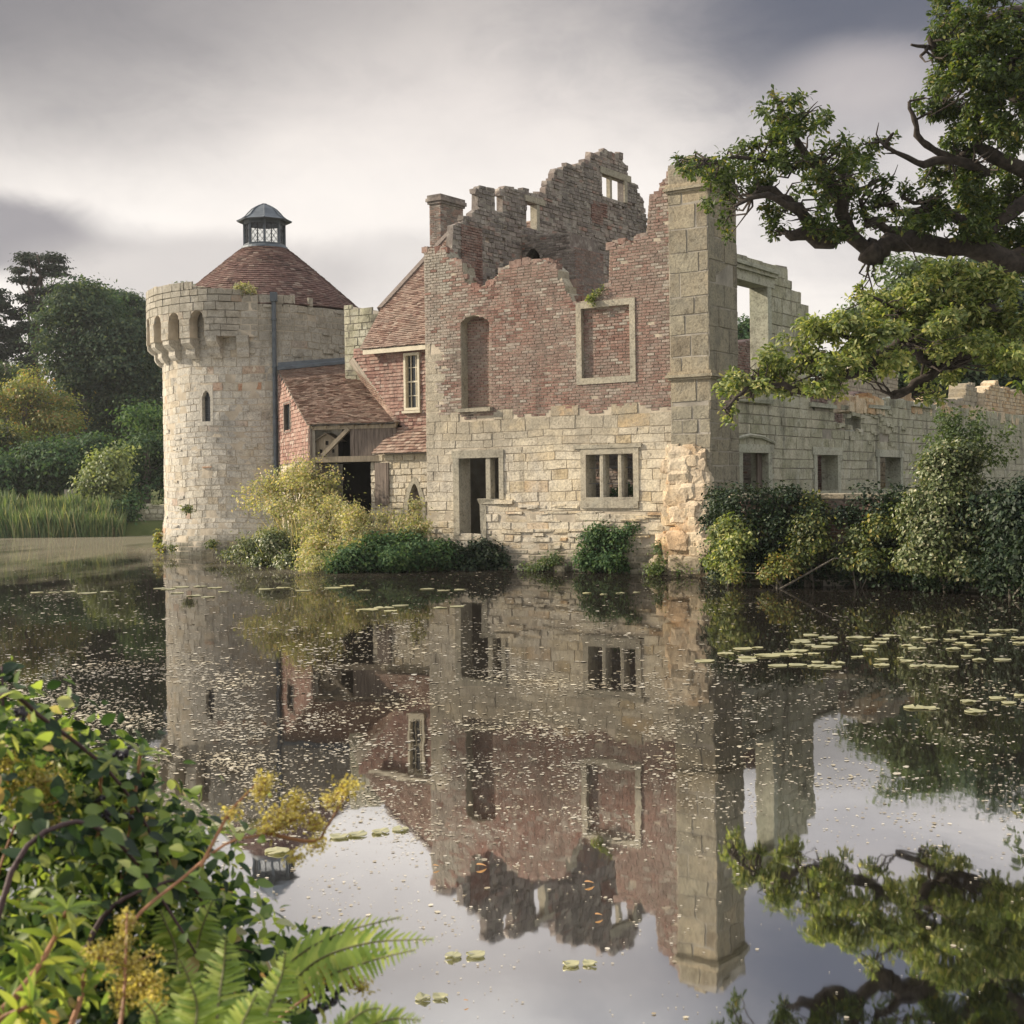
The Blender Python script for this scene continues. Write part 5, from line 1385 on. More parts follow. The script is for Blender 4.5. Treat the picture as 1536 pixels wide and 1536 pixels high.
def twig_net(blobs, n_per=3):
    mb = MB()
    for q in blobs:
        c = np.array(q[:3]) - OB
        for _ in range(n_per):
            e = c + RNG.normal(size=3) * np.array(q[3:]) * .5
            j = np.argmin(np.linalg.norm(LPALL - e, axis=1)); s = LPALL[j]
            if np.linalg.norm(e - s) > 1.8: continue
            mb.tube(wob(s, e, 4, .07), [.022, .017, .013, .009, .005], 5, cap=False)
    return mb
UP = [(1048, 252, 30, 16), (1022, 250, 12, 10), (1090, 262, 34, 26), (1078, 290, 22, 20), (1092, 325, 14, 24), (1130, 245, 28, 26), (1120, 280, 28, 22), (1150, 215, 24, 18), (1160, 175, 24, 26), (1200, 160, 26, 22), (1218, 190, 22, 26),
      (1175, 205, 28, 22), (1165, 250, 34, 28), (1205, 240, 34, 26), (1165, 320, 24, 20), (1160, 345, 18, 10), (1215, 285, 34, 26), (1245, 250, 30, 30), (1240, 320, 28, 26), (1262, 215, 18, 14), (1275, 235, 26, 26), (1300, 215, 22, 18), (1322, 212, 14, 12),
      (1265, 280, 32, 26), (1295, 265, 22, 24), (1250, 345, 32, 12), (1330, 268, 18, 14), (1310, 335, 22, 14), (1285, 310, 30, 22), (1360, 290, 14, 12), (1345, 330, 20, 14)]
RT2 = [(1420, 10, 22, 22), (1410, 40, 16, 24), (1440, 50, 34, 34), (1480, 20, 46, 34), (1520, 60, 46, 50), (1425, 85, 18, 26), (1470, 85, 40, 34), (1408, 125, 16, 22), (1440, 130, 34, 30), (1490, 140, 40, 34), (1395, 160, 18, 22), (1425, 175, 34, 26), (1465, 175, 34, 28),
       (1510, 190, 34, 34), (1430, 215, 22, 16), (1400, 265, 20, 20), (1430, 270, 34, 30), (1475, 260, 40, 34), (1520, 260, 34, 40), (1410, 305, 32, 28), (1450, 315, 40, 30), (1495, 320, 44, 34), (1390, 335, 30, 20), (1440, 350, 40, 18), (1500, 365, 40, 24), (1540, 330, 34, 50), (1370, 345, 20, 14), (1530, 400, 30, 34), (1560, 140, 40, 90)]
LO = [(1090, 590, 12, 20), (1088, 620, 14, 18), (1112, 575, 22, 18), (1140, 572, 30, 16), (1150, 545, 24, 16), (1178, 548, 32, 24), (1180, 580, 24, 14), (1205, 505, 18, 20), (1215, 535, 34, 26), (1240, 505, 34, 22), (1220, 575, 30, 16), (1262, 540, 36, 26), (1285, 500, 40, 28), (1250, 580, 22, 10),
      (1320, 470, 34, 26), (1310, 520, 40, 24), (1290, 440, 12, 12), (1340, 440, 26, 18), (1365, 460, 40, 26), (1290, 565, 20, 10), (1330, 550, 24, 14), (1400, 440, 36, 30), (1390, 495, 40, 30), (1380, 525, 34, 22), (1420, 480, 40, 36), (1432, 530, 44, 32), (1410, 560, 30, 16), (1400, 592, 12, 18),
      (1460, 440, 36, 36), (1470, 490, 40, 40), (1500, 530, 36, 34), (1495, 450, 30, 44), (1525, 480, 30, 54), (1380, 405, 26, 14), (1440, 405, 36, 18), (1535, 550, 24, 30)]
def jd(lst, d0, d1, dx=0.0): return [pxb(x, y, rx, ry, d0 + (d1 - d0) * random.random(), (rx + ry) * d0 / FPX * .75) for x, y, rx, ry in lst]
bu = jd(UP, 21.2, 22.8); br = jd(RT2, 21.8, 24.2); blo = jd(LO, 20.2, 22.0)
cl = Cloud(T_OAK); mbt = MB()
sprays(cl, mbt, rough_blobs(bu, 6, (.25, .6), 1.3), 1350, .105); sprays(cl, mbt, rough_blobs(br, 6, (.25, .6), 1.2), 4400, .108)
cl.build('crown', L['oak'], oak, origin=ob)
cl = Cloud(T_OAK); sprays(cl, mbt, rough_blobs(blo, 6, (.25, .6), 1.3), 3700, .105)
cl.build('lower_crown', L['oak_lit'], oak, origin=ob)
twig_net(bu + br + blo, 6).build('twigs', M['bark'], oak, kind='stuff')
# crown outside the frame that shades the trunk
cl = Cloud(T_OAK)
sprays(cl, mbt, [(12.5, 25, 11, 4, 4, 3), (14.5, 26, 8, 4, 4, 3), (11.5, 26, 14, 3.5, 3.5, 2.5), (10.6, 25, 4.6, 1.6, 1.6, 1.2)], 1500, .2)
cl.build('outer_crown', L['oak'], oak, origin=ob)
# ------------------------------------------------------------------ shrubs along the banks
def bush(name, label, base_px, base_d, ell, mat, clumps, per, cr, leaf, cat='shrub', stems=7, tmpl=T_CARD, group=None, stem_mat='bark_grey', extra=None, **kw):
    p = at(base_px, 800, base_d); b = (p[0], p[1], max(-.05, ground_z(p[0], p[1]) - .05))
    o = empty(name, b, 0, label, cat, group)
    blobs = [pxb(x, y, rx, ry, d) for x, y, rx, ry, d in ell]
    mb = MB()
    for k in range(stems):
        q = blobs[k % len(blobs)]; e = np.array(q[:3]) - np.array(b) + RNG.normal(size=3) * np.array(q[3:]) * .4
        s = np.array([random.uniform(-.15, .15), random.uniform(-.15, .15), 0]); m = (s + e) / 2 + np.array([0, 0, .15 * np.linalg.norm(e)])
        mb.tube([s, (s + m) / 2, m, (m + e) / 2, e], [.025, .02, .016, .012, .006], 5, cap=False)
    mb.build('stems', M[stem_mat], o)
    cl = Cloud(tmpl); blob_leaves(cl, blobs, clumps, per, cr, leaf, **kw); cl.build('foliage', mat, o, origin=b)
    return o
bush('elder_bush', 'tall pale yellow-green bush before the tower foot under the tile-hung side wall', 445, 40.5, [(440, 725, 44, 34, 41), (410, 745, 40, 30, 41), (470, 735, 40, 40, 40.5), (455, 700, 20, 14, 41), (400, 720, 16, 10, 41), (455, 775, 50, 26, 40), (400, 735, 14, 14, 41), (495, 730, 14, 26, 40.5), (430, 715, 16, 12, 41), (505, 770, 26, 24, 40)],
     L['bank'], 620, 20, .17, .085, sub=8)
bush('bramble_bush', 'low pale-leaved bramble spilling into the water right of the tower foot', 385, 40.5, [(365, 825, 24, 14, 41), (390, 815, 34, 18, 40.6), (345, 832, 12, 7, 41.2), (425, 815, 34, 24, 39.5), (400, 838, 34, 12, 39.6), (440, 842, 30, 12, 38)],
     L['sallow'], 420, 26, .14, .095, up=.8)
bush('goldenrod', 'pinkish-yellow drift of tall bank flowers in front of the dark passage', 520, 37.5, [(480, 790, 40, 26, 38.5), (520, 785, 36, 26, 38), (555, 795, 40, 22, 37.6), (595, 800, 36, 18, 37.2), (500, 820, 46, 22, 37.4), (540, 815, 30, 20, 37), (575, 775, 30, 10, 38), (610, 785, 20, 12, 37.6), (470, 828, 30, 22, 37.6), (500, 760, 20, 20, 38.6), (480, 848, 26, 9, 36.1), (455, 846, 18, 8, 36.8)],
     L['bank'], 760, 22, .12, .07, cat='wild flowers', up=.3, sub=8)
bush('climbing_plant', 'slender yellow-green climbing plant beside the pointed doorway', 628, 36.8, [(622, 770, 8, 20, 37), (632, 790, 12, 14, 36.8), (618, 800, 14, 12, 36.8), (626, 755, 6, 10, 37)], L['bank'], 70, 22, .09, .075, stems=4)
bush('ivy_bush', 'dark green leafy bush overhanging the water in front of the passage', 580, 36.2, [(540, 838, 36, 22, 36), (580, 832, 36, 26, 36.2), (620, 836, 36, 26, 36.2), (560, 812, 30, 14, 36.6), (600, 812, 30, 12, 36.6), (510, 850, 24, 10, 35.8), (655, 832, 24, 24, 36.3)],
     L['deep'], 640, 26, .13, .10, cat='bush')
bush('ivy_bush', 'dark bush below the doorway at the left foot of the ruin', 715, 36.8, [(690, 835, 30, 20, 36.6), (725, 830, 30, 24, 36.7), (755, 832, 22, 24, 36.8), (700, 852, 34, 10, 36.4), (745, 852, 30, 8, 36.5), (668, 828, 24, 16, 36.8)],
     L['ivy'], 420, 26, .12, .10, cat='bush')
bush('nettle', 'green leafy bush growing at the wall foot beneath the three-light window', 912, 35, [(905, 815, 26, 20, 34.6), (935, 812, 22, 24, 34.4), (890, 838, 26, 18, 34.6), (925, 840, 32, 16, 34.2), (948, 800, 12, 12, 34.3), (880, 810, 10, 16, 34.9)],
     L['deep'], 330, 26, .11, .085, cat='bush')
bush('weed_tuft', 'small green tuft at the water between the two bushes of the ruin foot', 812, 35.8, [(815, 846, 18, 10, 35.5), (800, 852, 14, 6, 35.5), (830, 840, 10, 8, 35.4)], L['mid'], 70, 20, .09, .07, cat='weeds')
bush('weed_tuft', 'small pale tuft at the water beneath the broken buttress', 1000, 33.3, [(1000, 838, 16, 14, 33.2), (992, 822, 8, 12, 33.4), (1015, 855, 22, 8, 32.8), (985, 852, 12, 8, 33.2)], L['mid'], 80, 20, .09, .07, cat='weeds')
bush('weed_tuft', 'yellow sprig rooted on the frame of the blind brick panel', 888, 34.9, [(886, 447, 6, 4, 34.8), (894, 440, 6, 4, 34.75), (902, 433, 5, 4, 34.7), (889, 456, 3, 7, 34.75)], L['oak_lit'], 22, 14, .05, .07, cat='weeds', stems=0)
bush('weed_tuft', 'yellow grass tuft on the parapet before the conical roof', 367, 46.2, [(362, 434, 8, 6, 46.15), (372, 436, 10, 4, 46.15)], L['bank'], 30, 20, .08, .16, cat='weeds', stems=0, tmpl=T_LANCE)
bush('weed_tuft', 'wispy plant tuft on the left edge of the tower parapet', 272, 47.4, [(270, 430, 9, 8, 47.4), (284, 432, 7, 6, 47.2)], L['olive'], 26, 14, .08, .13, cat='weeds', stems=0, tmpl=T_LANCE)
bush('weed_tuft', 'rusty dry tuft at the waterline on the left side of the tower', 240, 48.4, [(239, 808, 3, 14, 48.4), (241, 825, 4, 8, 47.6)], L['gold'], 24, 16, .08, .12, cat='weeds', stems=0)
for lab, x, y in (('yellow moss cushion low on the tower, left of the dark stain', 262, 822), ('dark fern tuft growing from the tower masonry above the water', 278, 764), ('green weed at the tower foot towards the bramble', 318, 815)):
    bush('weed_tuft', lab, x, 46.2, [(x, y, 9, 6, 45.9 if x > 270 else 46.3)], L['olive'], 18, 16, .07, .08, cat='weeds', stems=0)
tg = empty('tall_grass', tuple(at(470, 820, 38.6) * np.array([1, 1, 0]) + np.array([0, 0, .4])), 0, 'wispy straw-coloured tall grass rising through the flowers in front of the passage', 'grass')
cl = Cloud(T_GRASS); n = 650; px = np.concatenate([RNG.uniform(370, 620, n // 2), RNG.normal(475, 40, n - n // 2)]); dd = np.interp(px, [370, 620], [41, 37.4]) + RNG.normal(0, .5, n)
pos = np.array([at(a, 800, b) for a, b in zip(px, dd)]); pos[:, 2] = np.maximum(land(pos[:, 0], pos[:, 1]), 0)
up_ = np.stack([RNG.normal(0, .25, n), RNG.normal(0, .25, n), np.ones(n)], 1); fr_ = np.stack([RNG.normal(0, 1, n), RNG.normal(-1, .6, n), RNG.normal(0, .2, n)], 1)
cl.add(pos, bases(fr_, up_), RNG.uniform(.55, 1.15, n)); cl.build('blades', L['bank'], tg, origin=tuple(tg.location))
# ivy over the terrace wall and the plants growing through it
ivy = []
cl = Cloud(T_CARD)
for (x0, y0), (x1, y1) in zip(line, line[1:-1]):
    Ls = math.hypot(x1 - x0, y1 - y0); n = int(Ls / .28)
    for i in range(n):
        f = (i + random.random()) / n; x, y = x0 + (x1 - x0) * f, y0 + (y1 - y0) * f
        if abs(x - 6.95) < .25: zz = (0.4,)
        else: zz = (.35, .95, 1.45, 1.78)
        for z in zz:
            if random.random() < .93: ivy.append((x - .12, y - .14, z + random.uniform(-.15, .15), .36, .24 + .18 * (z < .6), .32))
blob_leaves(cl, ivy, 2300, 26, .12, .085, shell=.3)
iv = empty('ivy', (6.5, 29, 0), 0, 'dark ivy mantle covering the retaining wall above the water', 'ivy')
cl.build('foliage', L['ivy'], iv, origin=(6.5, 29, 0))
bush('ivy_bush', 'rounded dark ivy dome on top of the retaining wall beneath the first wing window', 1165, 29.6, [(1175, 756, 34, 16, 29.8), (1150, 766, 24, 16, 29.8), (1195, 765, 24, 16, 29.6), (1120, 765, 24, 20, 30.2)], L['ivy'], 330, 26, .11, .085, cat='ivy')
bush('shrub', 'bright yellow-green shrub at the corner of the ruin above the water', 1098, 29.6, [(1100, 788, 20, 18, 29.5), (1085, 805, 16, 16, 29.7), (1095, 830, 18, 18, 29.4), (1110, 815, 14, 18, 29.2), (1080, 840, 14, 12, 29.8), (1100, 855, 14, 10, 29.2)], L['oak_lit'], 300, 24, .10, .085)
bush('sapling', 'upright yellowish sapling growing out of the ivy wall', 1215, 28.9, [(1215, 765, 14, 16, 29), (1212, 790, 22, 18, 28.8), (1222, 815, 24, 18, 28.7), (1205, 835, 20, 16, 28.6), (1215, 745, 6, 10, 29), (1195, 805, 12, 14, 28.8)], L['olive'], 240, 24, .10, .08)
bush('trailing_plant', 'yellow autumn sprays hanging to the water below the ivy', 1170, 28.6, [(1170, 850, 14, 18, 28.6), (1150, 862, 10, 16, 28.7), (1185, 848, 10, 14, 28.5), (1102, 862, 6, 12, 29), (1340, 845, 12, 7, 27.9)], L['gold'], 130, 20, .08, .075)
bush('shrub', 'olive shrub between the sapling and the pale-leaved bush', 1290, 28.4, [(1290, 812, 18, 20, 28.3), (1270, 838, 18, 16, 28.3), (1310, 845, 22, 14, 28), (1325, 790, 14, 20, 28)], L['olive'], 330, 24, .11, .085)
bush('sallow_bush', 'big pale-leaved bush flickering with light at the right bank', 1420, 27.2, [(1400, 760, 40, 30, 27.2), (1440, 740, 40, 34, 27), (1380, 800, 40, 32, 27.3), (1430, 800, 50, 36, 26.9), (1400, 835, 44, 22, 26.9), (1455, 845, 44, 22, 26.6), (1440, 690, 30, 26, 27.2), (1410, 705, 22, 22, 27.3), (1475, 790, 36, 40, 26.8), (1370, 770, 20, 22, 27.5)],
     L['sallow'], 1500, 26, .12, .085, sub=7)
bush('sapling', 'airy green sapling standing above the pale-leaved bush in front of the wing', 1440, 28.5, [(1440, 640, 30, 18, 28), (1410, 650, 24, 24, 28), (1470, 650, 24, 26, 28), (1490, 690, 22, 34, 28), (1400, 690, 26, 24, 28), (1450, 670, 36, 20, 28), (1505, 660, 16, 22, 28), (1420, 625, 10, 10, 28), (1465, 620, 8, 10, 28)], L['mid'], 230, 16, .10, .075, sub=9)
bush('ivy_bush', 'dark mass of ivy at the right edge under the oak', 1520, 25.6, [(1500, 770, 40, 30, 26.4), (1530, 800, 40, 50, 25.8), (1500, 840, 44, 36, 25.9), (1560, 770, 50, 50, 25.4), (1570, 840, 50, 40, 24.6), (1480, 860, 36, 18, 26)], L['ivy'], 800, 26, .14, .10, cat='ivy')
bush('wall_plant', 'green-leaved plant inside the three-light window', 937, 35.8, [(940, 735, 10, 10, 35.6), (925, 742, 8, 6, 35.6)], L['deep'], 40, 20, .08, .08, cat='plant')

# ------------------------------------------------------------------ lily pads
def pad_mesh(r, seed):
    rr = random.Random(seed); n = 22; vs = [(0, 0, .004)]; 
    for i in range(n + 1):
        a = .18 + (2 * math.pi - .36) * i / n; q = r * (1 + .03 * math.sin(a * 3 + seed)); vs.append((q * math.cos(a), q * math.sin(a), .006 + .012 * max(0, math.sin(a * 2 + seed)) * rr.random()))
    k = len(vs)
    vs += [(x, y, z - .006) for x, y, z in vs]
    fs = [(0, i, i + 1) for i in range(1, n + 1)] + [(i, i + k, i + k + 1, i + 1) for i in range(1, n + 1)]
    me = bpy.data.meshes.new('lily_pad'); me.from_pydata(vs, [], fs); me.materials.append(L['pad']); me.update(); return me
PM = [pad_mesh(1.0, s) for s in range(6)]
def pad(px, py, wpx, label, group):
    p = onz(px, py); d = p[1]; r = wpx * .42 * d / FPX
    o = bpy.data.objects.new('lily_pad', PM[random.randrange(6)]); COL.objects.link(o)
    o.location = (p[0], p[1], .004 + random.random() * .003); o.rotation_euler = (random.uniform(-.01, .01), random.uniform(-.01, .01), random.uniform(0, 6.28)); o.scale = (r, r, 1)
    tag(o, label, 'lily pad', group)
right = [(1057, 992, 36), (1088, 981, 30), (1113, 974, 34), (1136, 972, 20), (1120, 987, 32), (1121, 992, 34), (1150, 984, 46), (1172, 982, 34), (1192, 983, 26), (1200, 977, 32), (1186, 978, 24), (1221, 981, 22), (1166, 999, 34), (1196, 998, 32), (1225, 1000, 34), (1245, 1001, 40), (1257, 995, 24), (1226, 994, 22),
         (1200, 964, 36), (1203, 961, 28), (1214, 968, 20), (1232, 971, 38), (1244, 966, 30), (1216, 953, 28), (1242, 957, 34), (1283, 957, 34), (1300, 957, 16), (1306, 970, 26), (1304, 975, 26), (1318, 964, 26), (1322, 959, 26), (1335, 954, 26), (1285, 986, 22), (1322, 990, 24), (1322, 998, 28), (1360, 969, 20), (1375, 973, 32), (1360, 992, 26),
         (1388, 942, 18), (1376, 957, 22), (1395, 960, 26), (1425, 960, 24), (1432, 947, 26), (1458, 948, 20), (1495, 946, 26), (1515, 946, 26), (1465, 952, 26), (1490, 953, 26), (1500, 953, 20), (1450, 956, 24), (1480, 961, 20), (1530, 957, 30), (1440, 965, 22), (1430, 974, 26), (1454, 969, 22), (1462, 976, 20), (1450, 985, 22), (1468, 990, 24), (1503, 990, 30), (1530, 965, 26), (1375, 1000, 26), (1405, 1000, 36), (1425, 1001, 28), (1350, 988, 12), (1390, 998, 18)]
for x, y, w in right: pad(x, y, w, 'pale lily pad floating on the dark water off the right bank', 'lily pads off the right bank')
rl = [(1372, 1062, 40), (1392, 1063, 26), (1400, 1064, 22), (1452, 1053, 28), (1462, 1068, 38), (1496, 1048, 30), (1513, 1055, 26), (1530, 1044, 22), (1540, 1051, 20)]
for x, y, w in rl: pad(x, y, w, 'lily pad in the sparse row nearer the viewer below the right-hand raft', 'sparse lily pads at the right')
left = [(55, 889, 22), (80, 889, 20), (103, 888, 22), (130, 890, 34), (160, 888, 24), (238, 883, 20), (252, 884, 26), (270, 881, 30), (300, 880, 24), (322, 882, 26), (265, 890, 24), (290, 894, 26), (312, 896, 24), (335, 888, 20)]
for x, y, w in left: pad(x, y, w, 'pale lily pad among those floating below the round tower', 'lily pads below the tower')
midp = [(400, 884, 30), (425, 882, 26), (455, 886, 30), (500, 882, 34), (520, 879, 26), (545, 886, 24), (550, 915, 40), (575, 912, 36), (600, 909, 30), (585, 917, 24), (640, 884, 26), (665, 886, 24), (690, 885, 22), (660, 912, 24), (685, 910, 26), (880, 890, 16), (905, 892, 14), (930, 890, 16), (955, 889, 14)]
for x, y, w in midp: pad(x, y, w, 'lily pad drifting between the bank bushes and the middle of the moat', 'lily pads in the middle of the moat')
near = [(679, 1436, 30, 'larger left pad of the pair floating in the bright water at the bottom centre'), (713, 1434, 34, 'right-hand pad of the pair floating in the bright water at the bottom centre'),
        (856, 1448, 30, 'greenish left pad of the pair right of the bottom centre'), (884, 1447, 26, 'round right pad of the pair right of the bottom centre'),
        (634, 1499, 28, 'yellowish left pad of the pair at the bottom by the fern'), (660, 1497, 28, 'greenish right pad of the pair at the bottom by the fern'),
        (508, 1256, 34, 'leftmost pad in the row beside the mirrored lantern'), (536, 1253, 34, 'second pad from the left beside the mirrored lantern'), (570, 1249, 32, 'third pad from the left beside the mirrored lantern'), (600, 1245, 30, 'rightmost pad in the row beside the mirrored lantern'),
        (330, 1240, 46, 'large pad touching the foreground plants'), (360, 1246, 30, 'small pad under the yellow plume'), (415, 1278, 44, 'yellow-green pad over the mirrored lantern')]
for x, y, w, lab in near: pad(x, y, w, lab, 'single lily pads near the viewer')

# ------------------------------------------------------------------ floating specks and a few fallen leaves
n = 190000
px = RNG.uniform(-20, 1556, n); py = 845 + 700 * RNG.random(n) ** 1.0
dens = np.interp(py, [845, 880, 930, 1000, 1100, 1200, 1260, 1340, 1540], [.12, .25, .6, .95, 1, .85, .45, .22, .07])
dens *= np.interp(px, [0, 250, 620, 760, 1000, 1150, 1536], [1, 1, .95, .62, .42, .25, .22])
dens *= np.where((px > 1090) & (py > 1060), np.interp(py, [1060, 1150, 1540], [.6, .9, .8]), 1)
pat = .5 + .5 * np.sin(px * .013 + py * .021 + 2 * np.sin(py * .017)) * np.sin(py * .05 - px * .004 + 1.5 * np.sin(px * .011))
pat2 = .5 + .5 * np.sin(px * .031 - py * .043 + 2.2 * np.sin(px * .009 + py * .02)); pat3 = .5 + .5 * np.sin(py * .16 + 2.5 * np.sin(px * .012) + px * .01)
dens *= (.12 + 1.15 * pat ** 1.3) * (.45 + .8 * pat2) * (.55 + .6 * pat3)
k = RNG.random(n) < dens * np.interp(py, [850, 940, 1060, 1230, 1300, 1540], [.6, 1.1, 1.25, .95, .4, .2])
px, py = px[k], py[k]
pos = np.array([onz(a, b) for a, b in zip(px, py)]); pos[:, 2] = .004
ok = land(pos[:, 0], pos[:, 1]) < -.1
pos = pos[ok]; n = len(pos)
sz = RNG.gamma(3.0, .0085, n) * np.interp(pos[:, 1], [5, 9, 14, 30], [.32, .55, .95, 1.6])
T_SPECK = (np.array([(0, -.5, 0), (.42, -.2, .02), (.36, .3, .03), (0, .5, 0), (-.4, .25, .03), (-.38, -.25, .01)]), [(0, 1, 2, 3, 4, 5)])
cl = Cloud(T_SPECK); cl.add(pos, bases(np.tile([0, 0, 1.0], (n, 1)) + RNG.normal(0, .04, (n, 3))), np.clip(sz, .008, .10))
cl.build('floating_debris', L['speck'], kind='stuff', label='scatter of small pale leaves and petals floating on the moat', cat='debris')
ML = mat_leaf('fallen_leaf', [(0, (0.35, 0.16, 0.06)), (1, (0.55, 0.32, 0.16))], .2)
for i, (x, y, w, lab) in enumerate(((654, 1303, 16, 'orange fallen leaf floating at the foot of the mirrored chimney'), (722, 1302, 26, 'long orange fallen leaf floating on the dark reflection in the middle'), (884, 1328, 24, 'curled orange leaf floating below the mirrored brick wall'), (898, 1377, 20, 'brown leaf floating beside the mirrored gable windows'), (699, 1507, 12, 'small pale curled leaf floating by itself near the bottom edge'))):
    p = onz(x, y); r = .65 * w * p[1] / FPX
    cl = Cloud(T_BRAMBLE); cl.add(np.array([[0, 0, .008]]), bases(np.array([[0, 0, 1.0]]), np.array([[1, .2, 0.]])), r)
    o = cl.build('fallen_leaf', ML, label=lab, cat='leaf'); o.location = (p[0] - r / 2, p[1], .012)
# ------------------------------------------------------------------ plants on the near bank, close to the viewer
def leafy(cl, pts, every, size, tilt=.7, pair=True, jitter=.25):
    """leaves along a stem given as world points"""
    P = [np.array(p) for p in pts]
    for a, b in zip(P, P[1:]):
        L_ = np.linalg.norm(b - a); n = max(1, int(L_ / every)); d = (b - a) / max(L_, 1e-6)
        side = unit(np.cross(d, [0, 0, 1.0]) + 1e-6)
        for i in range(n):
            p = a + (b - a) * (i + random.random()) / n
            for sg in ((1, -1) if pair else (random.choice((1, -1)),)):
                y = side * sg * tilt + d * .5 + RNG.normal(size=3) * jitter + np.array([0, 0, .15])
                nr = np.array([0, -.25, 1.0]) + RNG.normal(size=3) * .3
                cl.add(p[None], bases(nr[None], y[None]), size * random.uniform(.6, 1.2))
def curve3(pts, n=14):
    """smooth run through (px, py, d) points"""
    P = np.array([at(*p) for p in pts]); m = len(P)
    t = np.linspace(0, m - 1, n); out = []
    for q in t:
        i = min(int(q), m - 2); f = q - i
        p0, p1, p2, p3 = P[max(i - 1, 0)], P[i], P[i + 1], P[min(i + 2, m - 1)]
        out.append(.5 * ((2 * p1) + (-p0 + p2) * f + (2 * p0 - 5 * p1 + 4 * p2 - p3) * f * f + (-p0 + 3 * p1 - 3 * p2 + p3) * f ** 3))
    return out
def foot(x, d): p = at(x, 1500, d); return (p[0], p[1], ground_z(p[0], p[1]))
# bramble thicket
bb = foot(60, 2.9)
br_ = empty('bramble', bb, 0, 'dark-leaved bramble thicket with arching canes and blackberries at the lower left', 'bramble')
CANES = [[(-60, 1500, 2.6), (-30, 1120, 2.7), (10, 1040, 2.8), (60, 1075, 2.85), (140, 1135, 2.9), (190, 1190, 2.95), (225, 1250, 2.95), (240, 1300, 2.95)],
         [(-40, 1540, 2.4), (20, 1300, 2.5), (100, 1235, 2.6), (160, 1250, 2.65), (200, 1290, 2.7), (230, 1330, 2.7), (300, 1440, 2.7)],
         [(-30, 1500, 2.9), (0, 1180, 3.0), (4, 1060, 3.0), (2, 1000, 3.05)],
         [(90, 1540, 2.5), (150, 1380, 2.7), (230, 1330, 2.8), (290, 1330, 2.85), (330, 1440, 2.9)],
         [(40, 1540, 3.2), (120, 1290, 3.2), (180, 1220, 3.2), (210, 1180, 3.2), (215, 1130, 3.2)],
         [(150, 1540, 2.8), (210, 1440, 2.9), (280, 1400, 3.0), (330, 1420, 3.0), (400, 1430, 3.0)]]
mb = MB(); cl = Cloud(T_BRAMBLE)
for c in CANES:
    q = curve3(c, 20); mb.tube([p - np.array(bb) for p in q], np.linspace(.0065, .0025, 20), 6)
    leafy(cl, q[3:], .045, .048)
mb.build('canes', M['cane'], br_, smooth=True)
blobs = [pxb(x, y, rx, ry, d, .30) for x, y, rx, ry, d in ((10, 1070, 24, 14, 3.0), (30, 1110, 44, 26, 3.0), (90, 1150, 50, 26, 3.0), (130, 1190, 50, 30, 3.0), (40, 1160, 60, 50, 3.2), (160, 1235, 50, 40, 3.1), (60, 1300, 100, 70, 3.0), (180, 1290, 70, 60, 3.1), (240, 1310, 40, 60, 3.0), (80, 1400, 110, 80, 2.9),
                                                           (220, 1400, 90, 60, 3.0), (40, 1490, 90, 70, 2.6), (200, 1490, 110, 60, 2.8), (320, 1480, 70, 50, 2.9), (400, 1500, 50, 40, 2.9), (290, 1420, 40, 30, 3.0))]
blob_leaves(cl, blobs, 1250, 6, .05, .034, up=.5, shell=.1, sub=8)
cl.build('leaves', L['bramble'], br_, origin=bb, smooth=True)
cl = Cloud(T_LANCE); blob_leaves(cl, blobs, 420, 5, .05, .034, up=.5, shell=.5, sub=8); cl.build('young_leaves', L['lance'], br_, origin=bb, smooth=True)
for x, y, d in ((28, 1068, 2.75), (33, 1072, 2.75), (186, 1129, 2.9), (180, 1134, 2.9), (150, 1200, 2.9), (170, 1215, 2.9), (160, 1222, 2.85), (190, 1225, 2.9), (470, 1470, 2.7), (490, 1478, 2.7), (480, 1492, 2.72), (500, 1500, 2.7), (462, 1485, 2.7), (455, 1500, 2.7), (508, 1485, 2.7), (478, 1512, 2.7)):
    c = at(x, y, d) - np.array(bb)
    mb = MB()
    for _ in range(9): lump(mb, c + RNG.normal(size=3) * .0045, .0045)
    mb.build('berry', M['berry'], br_, smooth=True)

# lance-leaved stems with whorls of pointed leaves
def whorl(label, pts, n=7, size=.062, tops=1):
    b = foot(pts[0][0], pts[0][2]); o = empty('balsam', b, 0, label, 'plant', 'pointed-leaved plants on the near bank')
    q = curve3(pts, 14); mb = MB(); mb.tube([p - np.array(b) for p in q], np.linspace(.006, .0035, 14), 6); mb.build('stem', M['stem_red'], o, smooth=True)
    cl = Cloud(T_LANCE)
    for k, (i, s) in enumerate(((13, 1.0), (11, 1.1), (8, 1.15), (5, 1.1))):
        d = unit(q[i] - q[i - 1]); m = n if k == 0 else 5; ph = random.random() * 6
        a_ = unit(np.cross(d, [.3, 1, .2])); b_ = np.cross(d, a_)
        for j in range(m):
            th = ph + 2 * math.pi * j / m; rad = a_ * math.cos(th) + b_ * math.sin(th)
            y = rad + d * (.85 if k == 0 else .35) + RNG.normal(size=3) * .12; nr = d - rad * .4 + RNG.normal(size=3) * .12
            cl.add(q[i][None], bases(nr[None], y[None]), size * s * random.uniform(.75, 1.15))
    cl.build('leaves', L['lance'], o, origin=b, smooth=True)
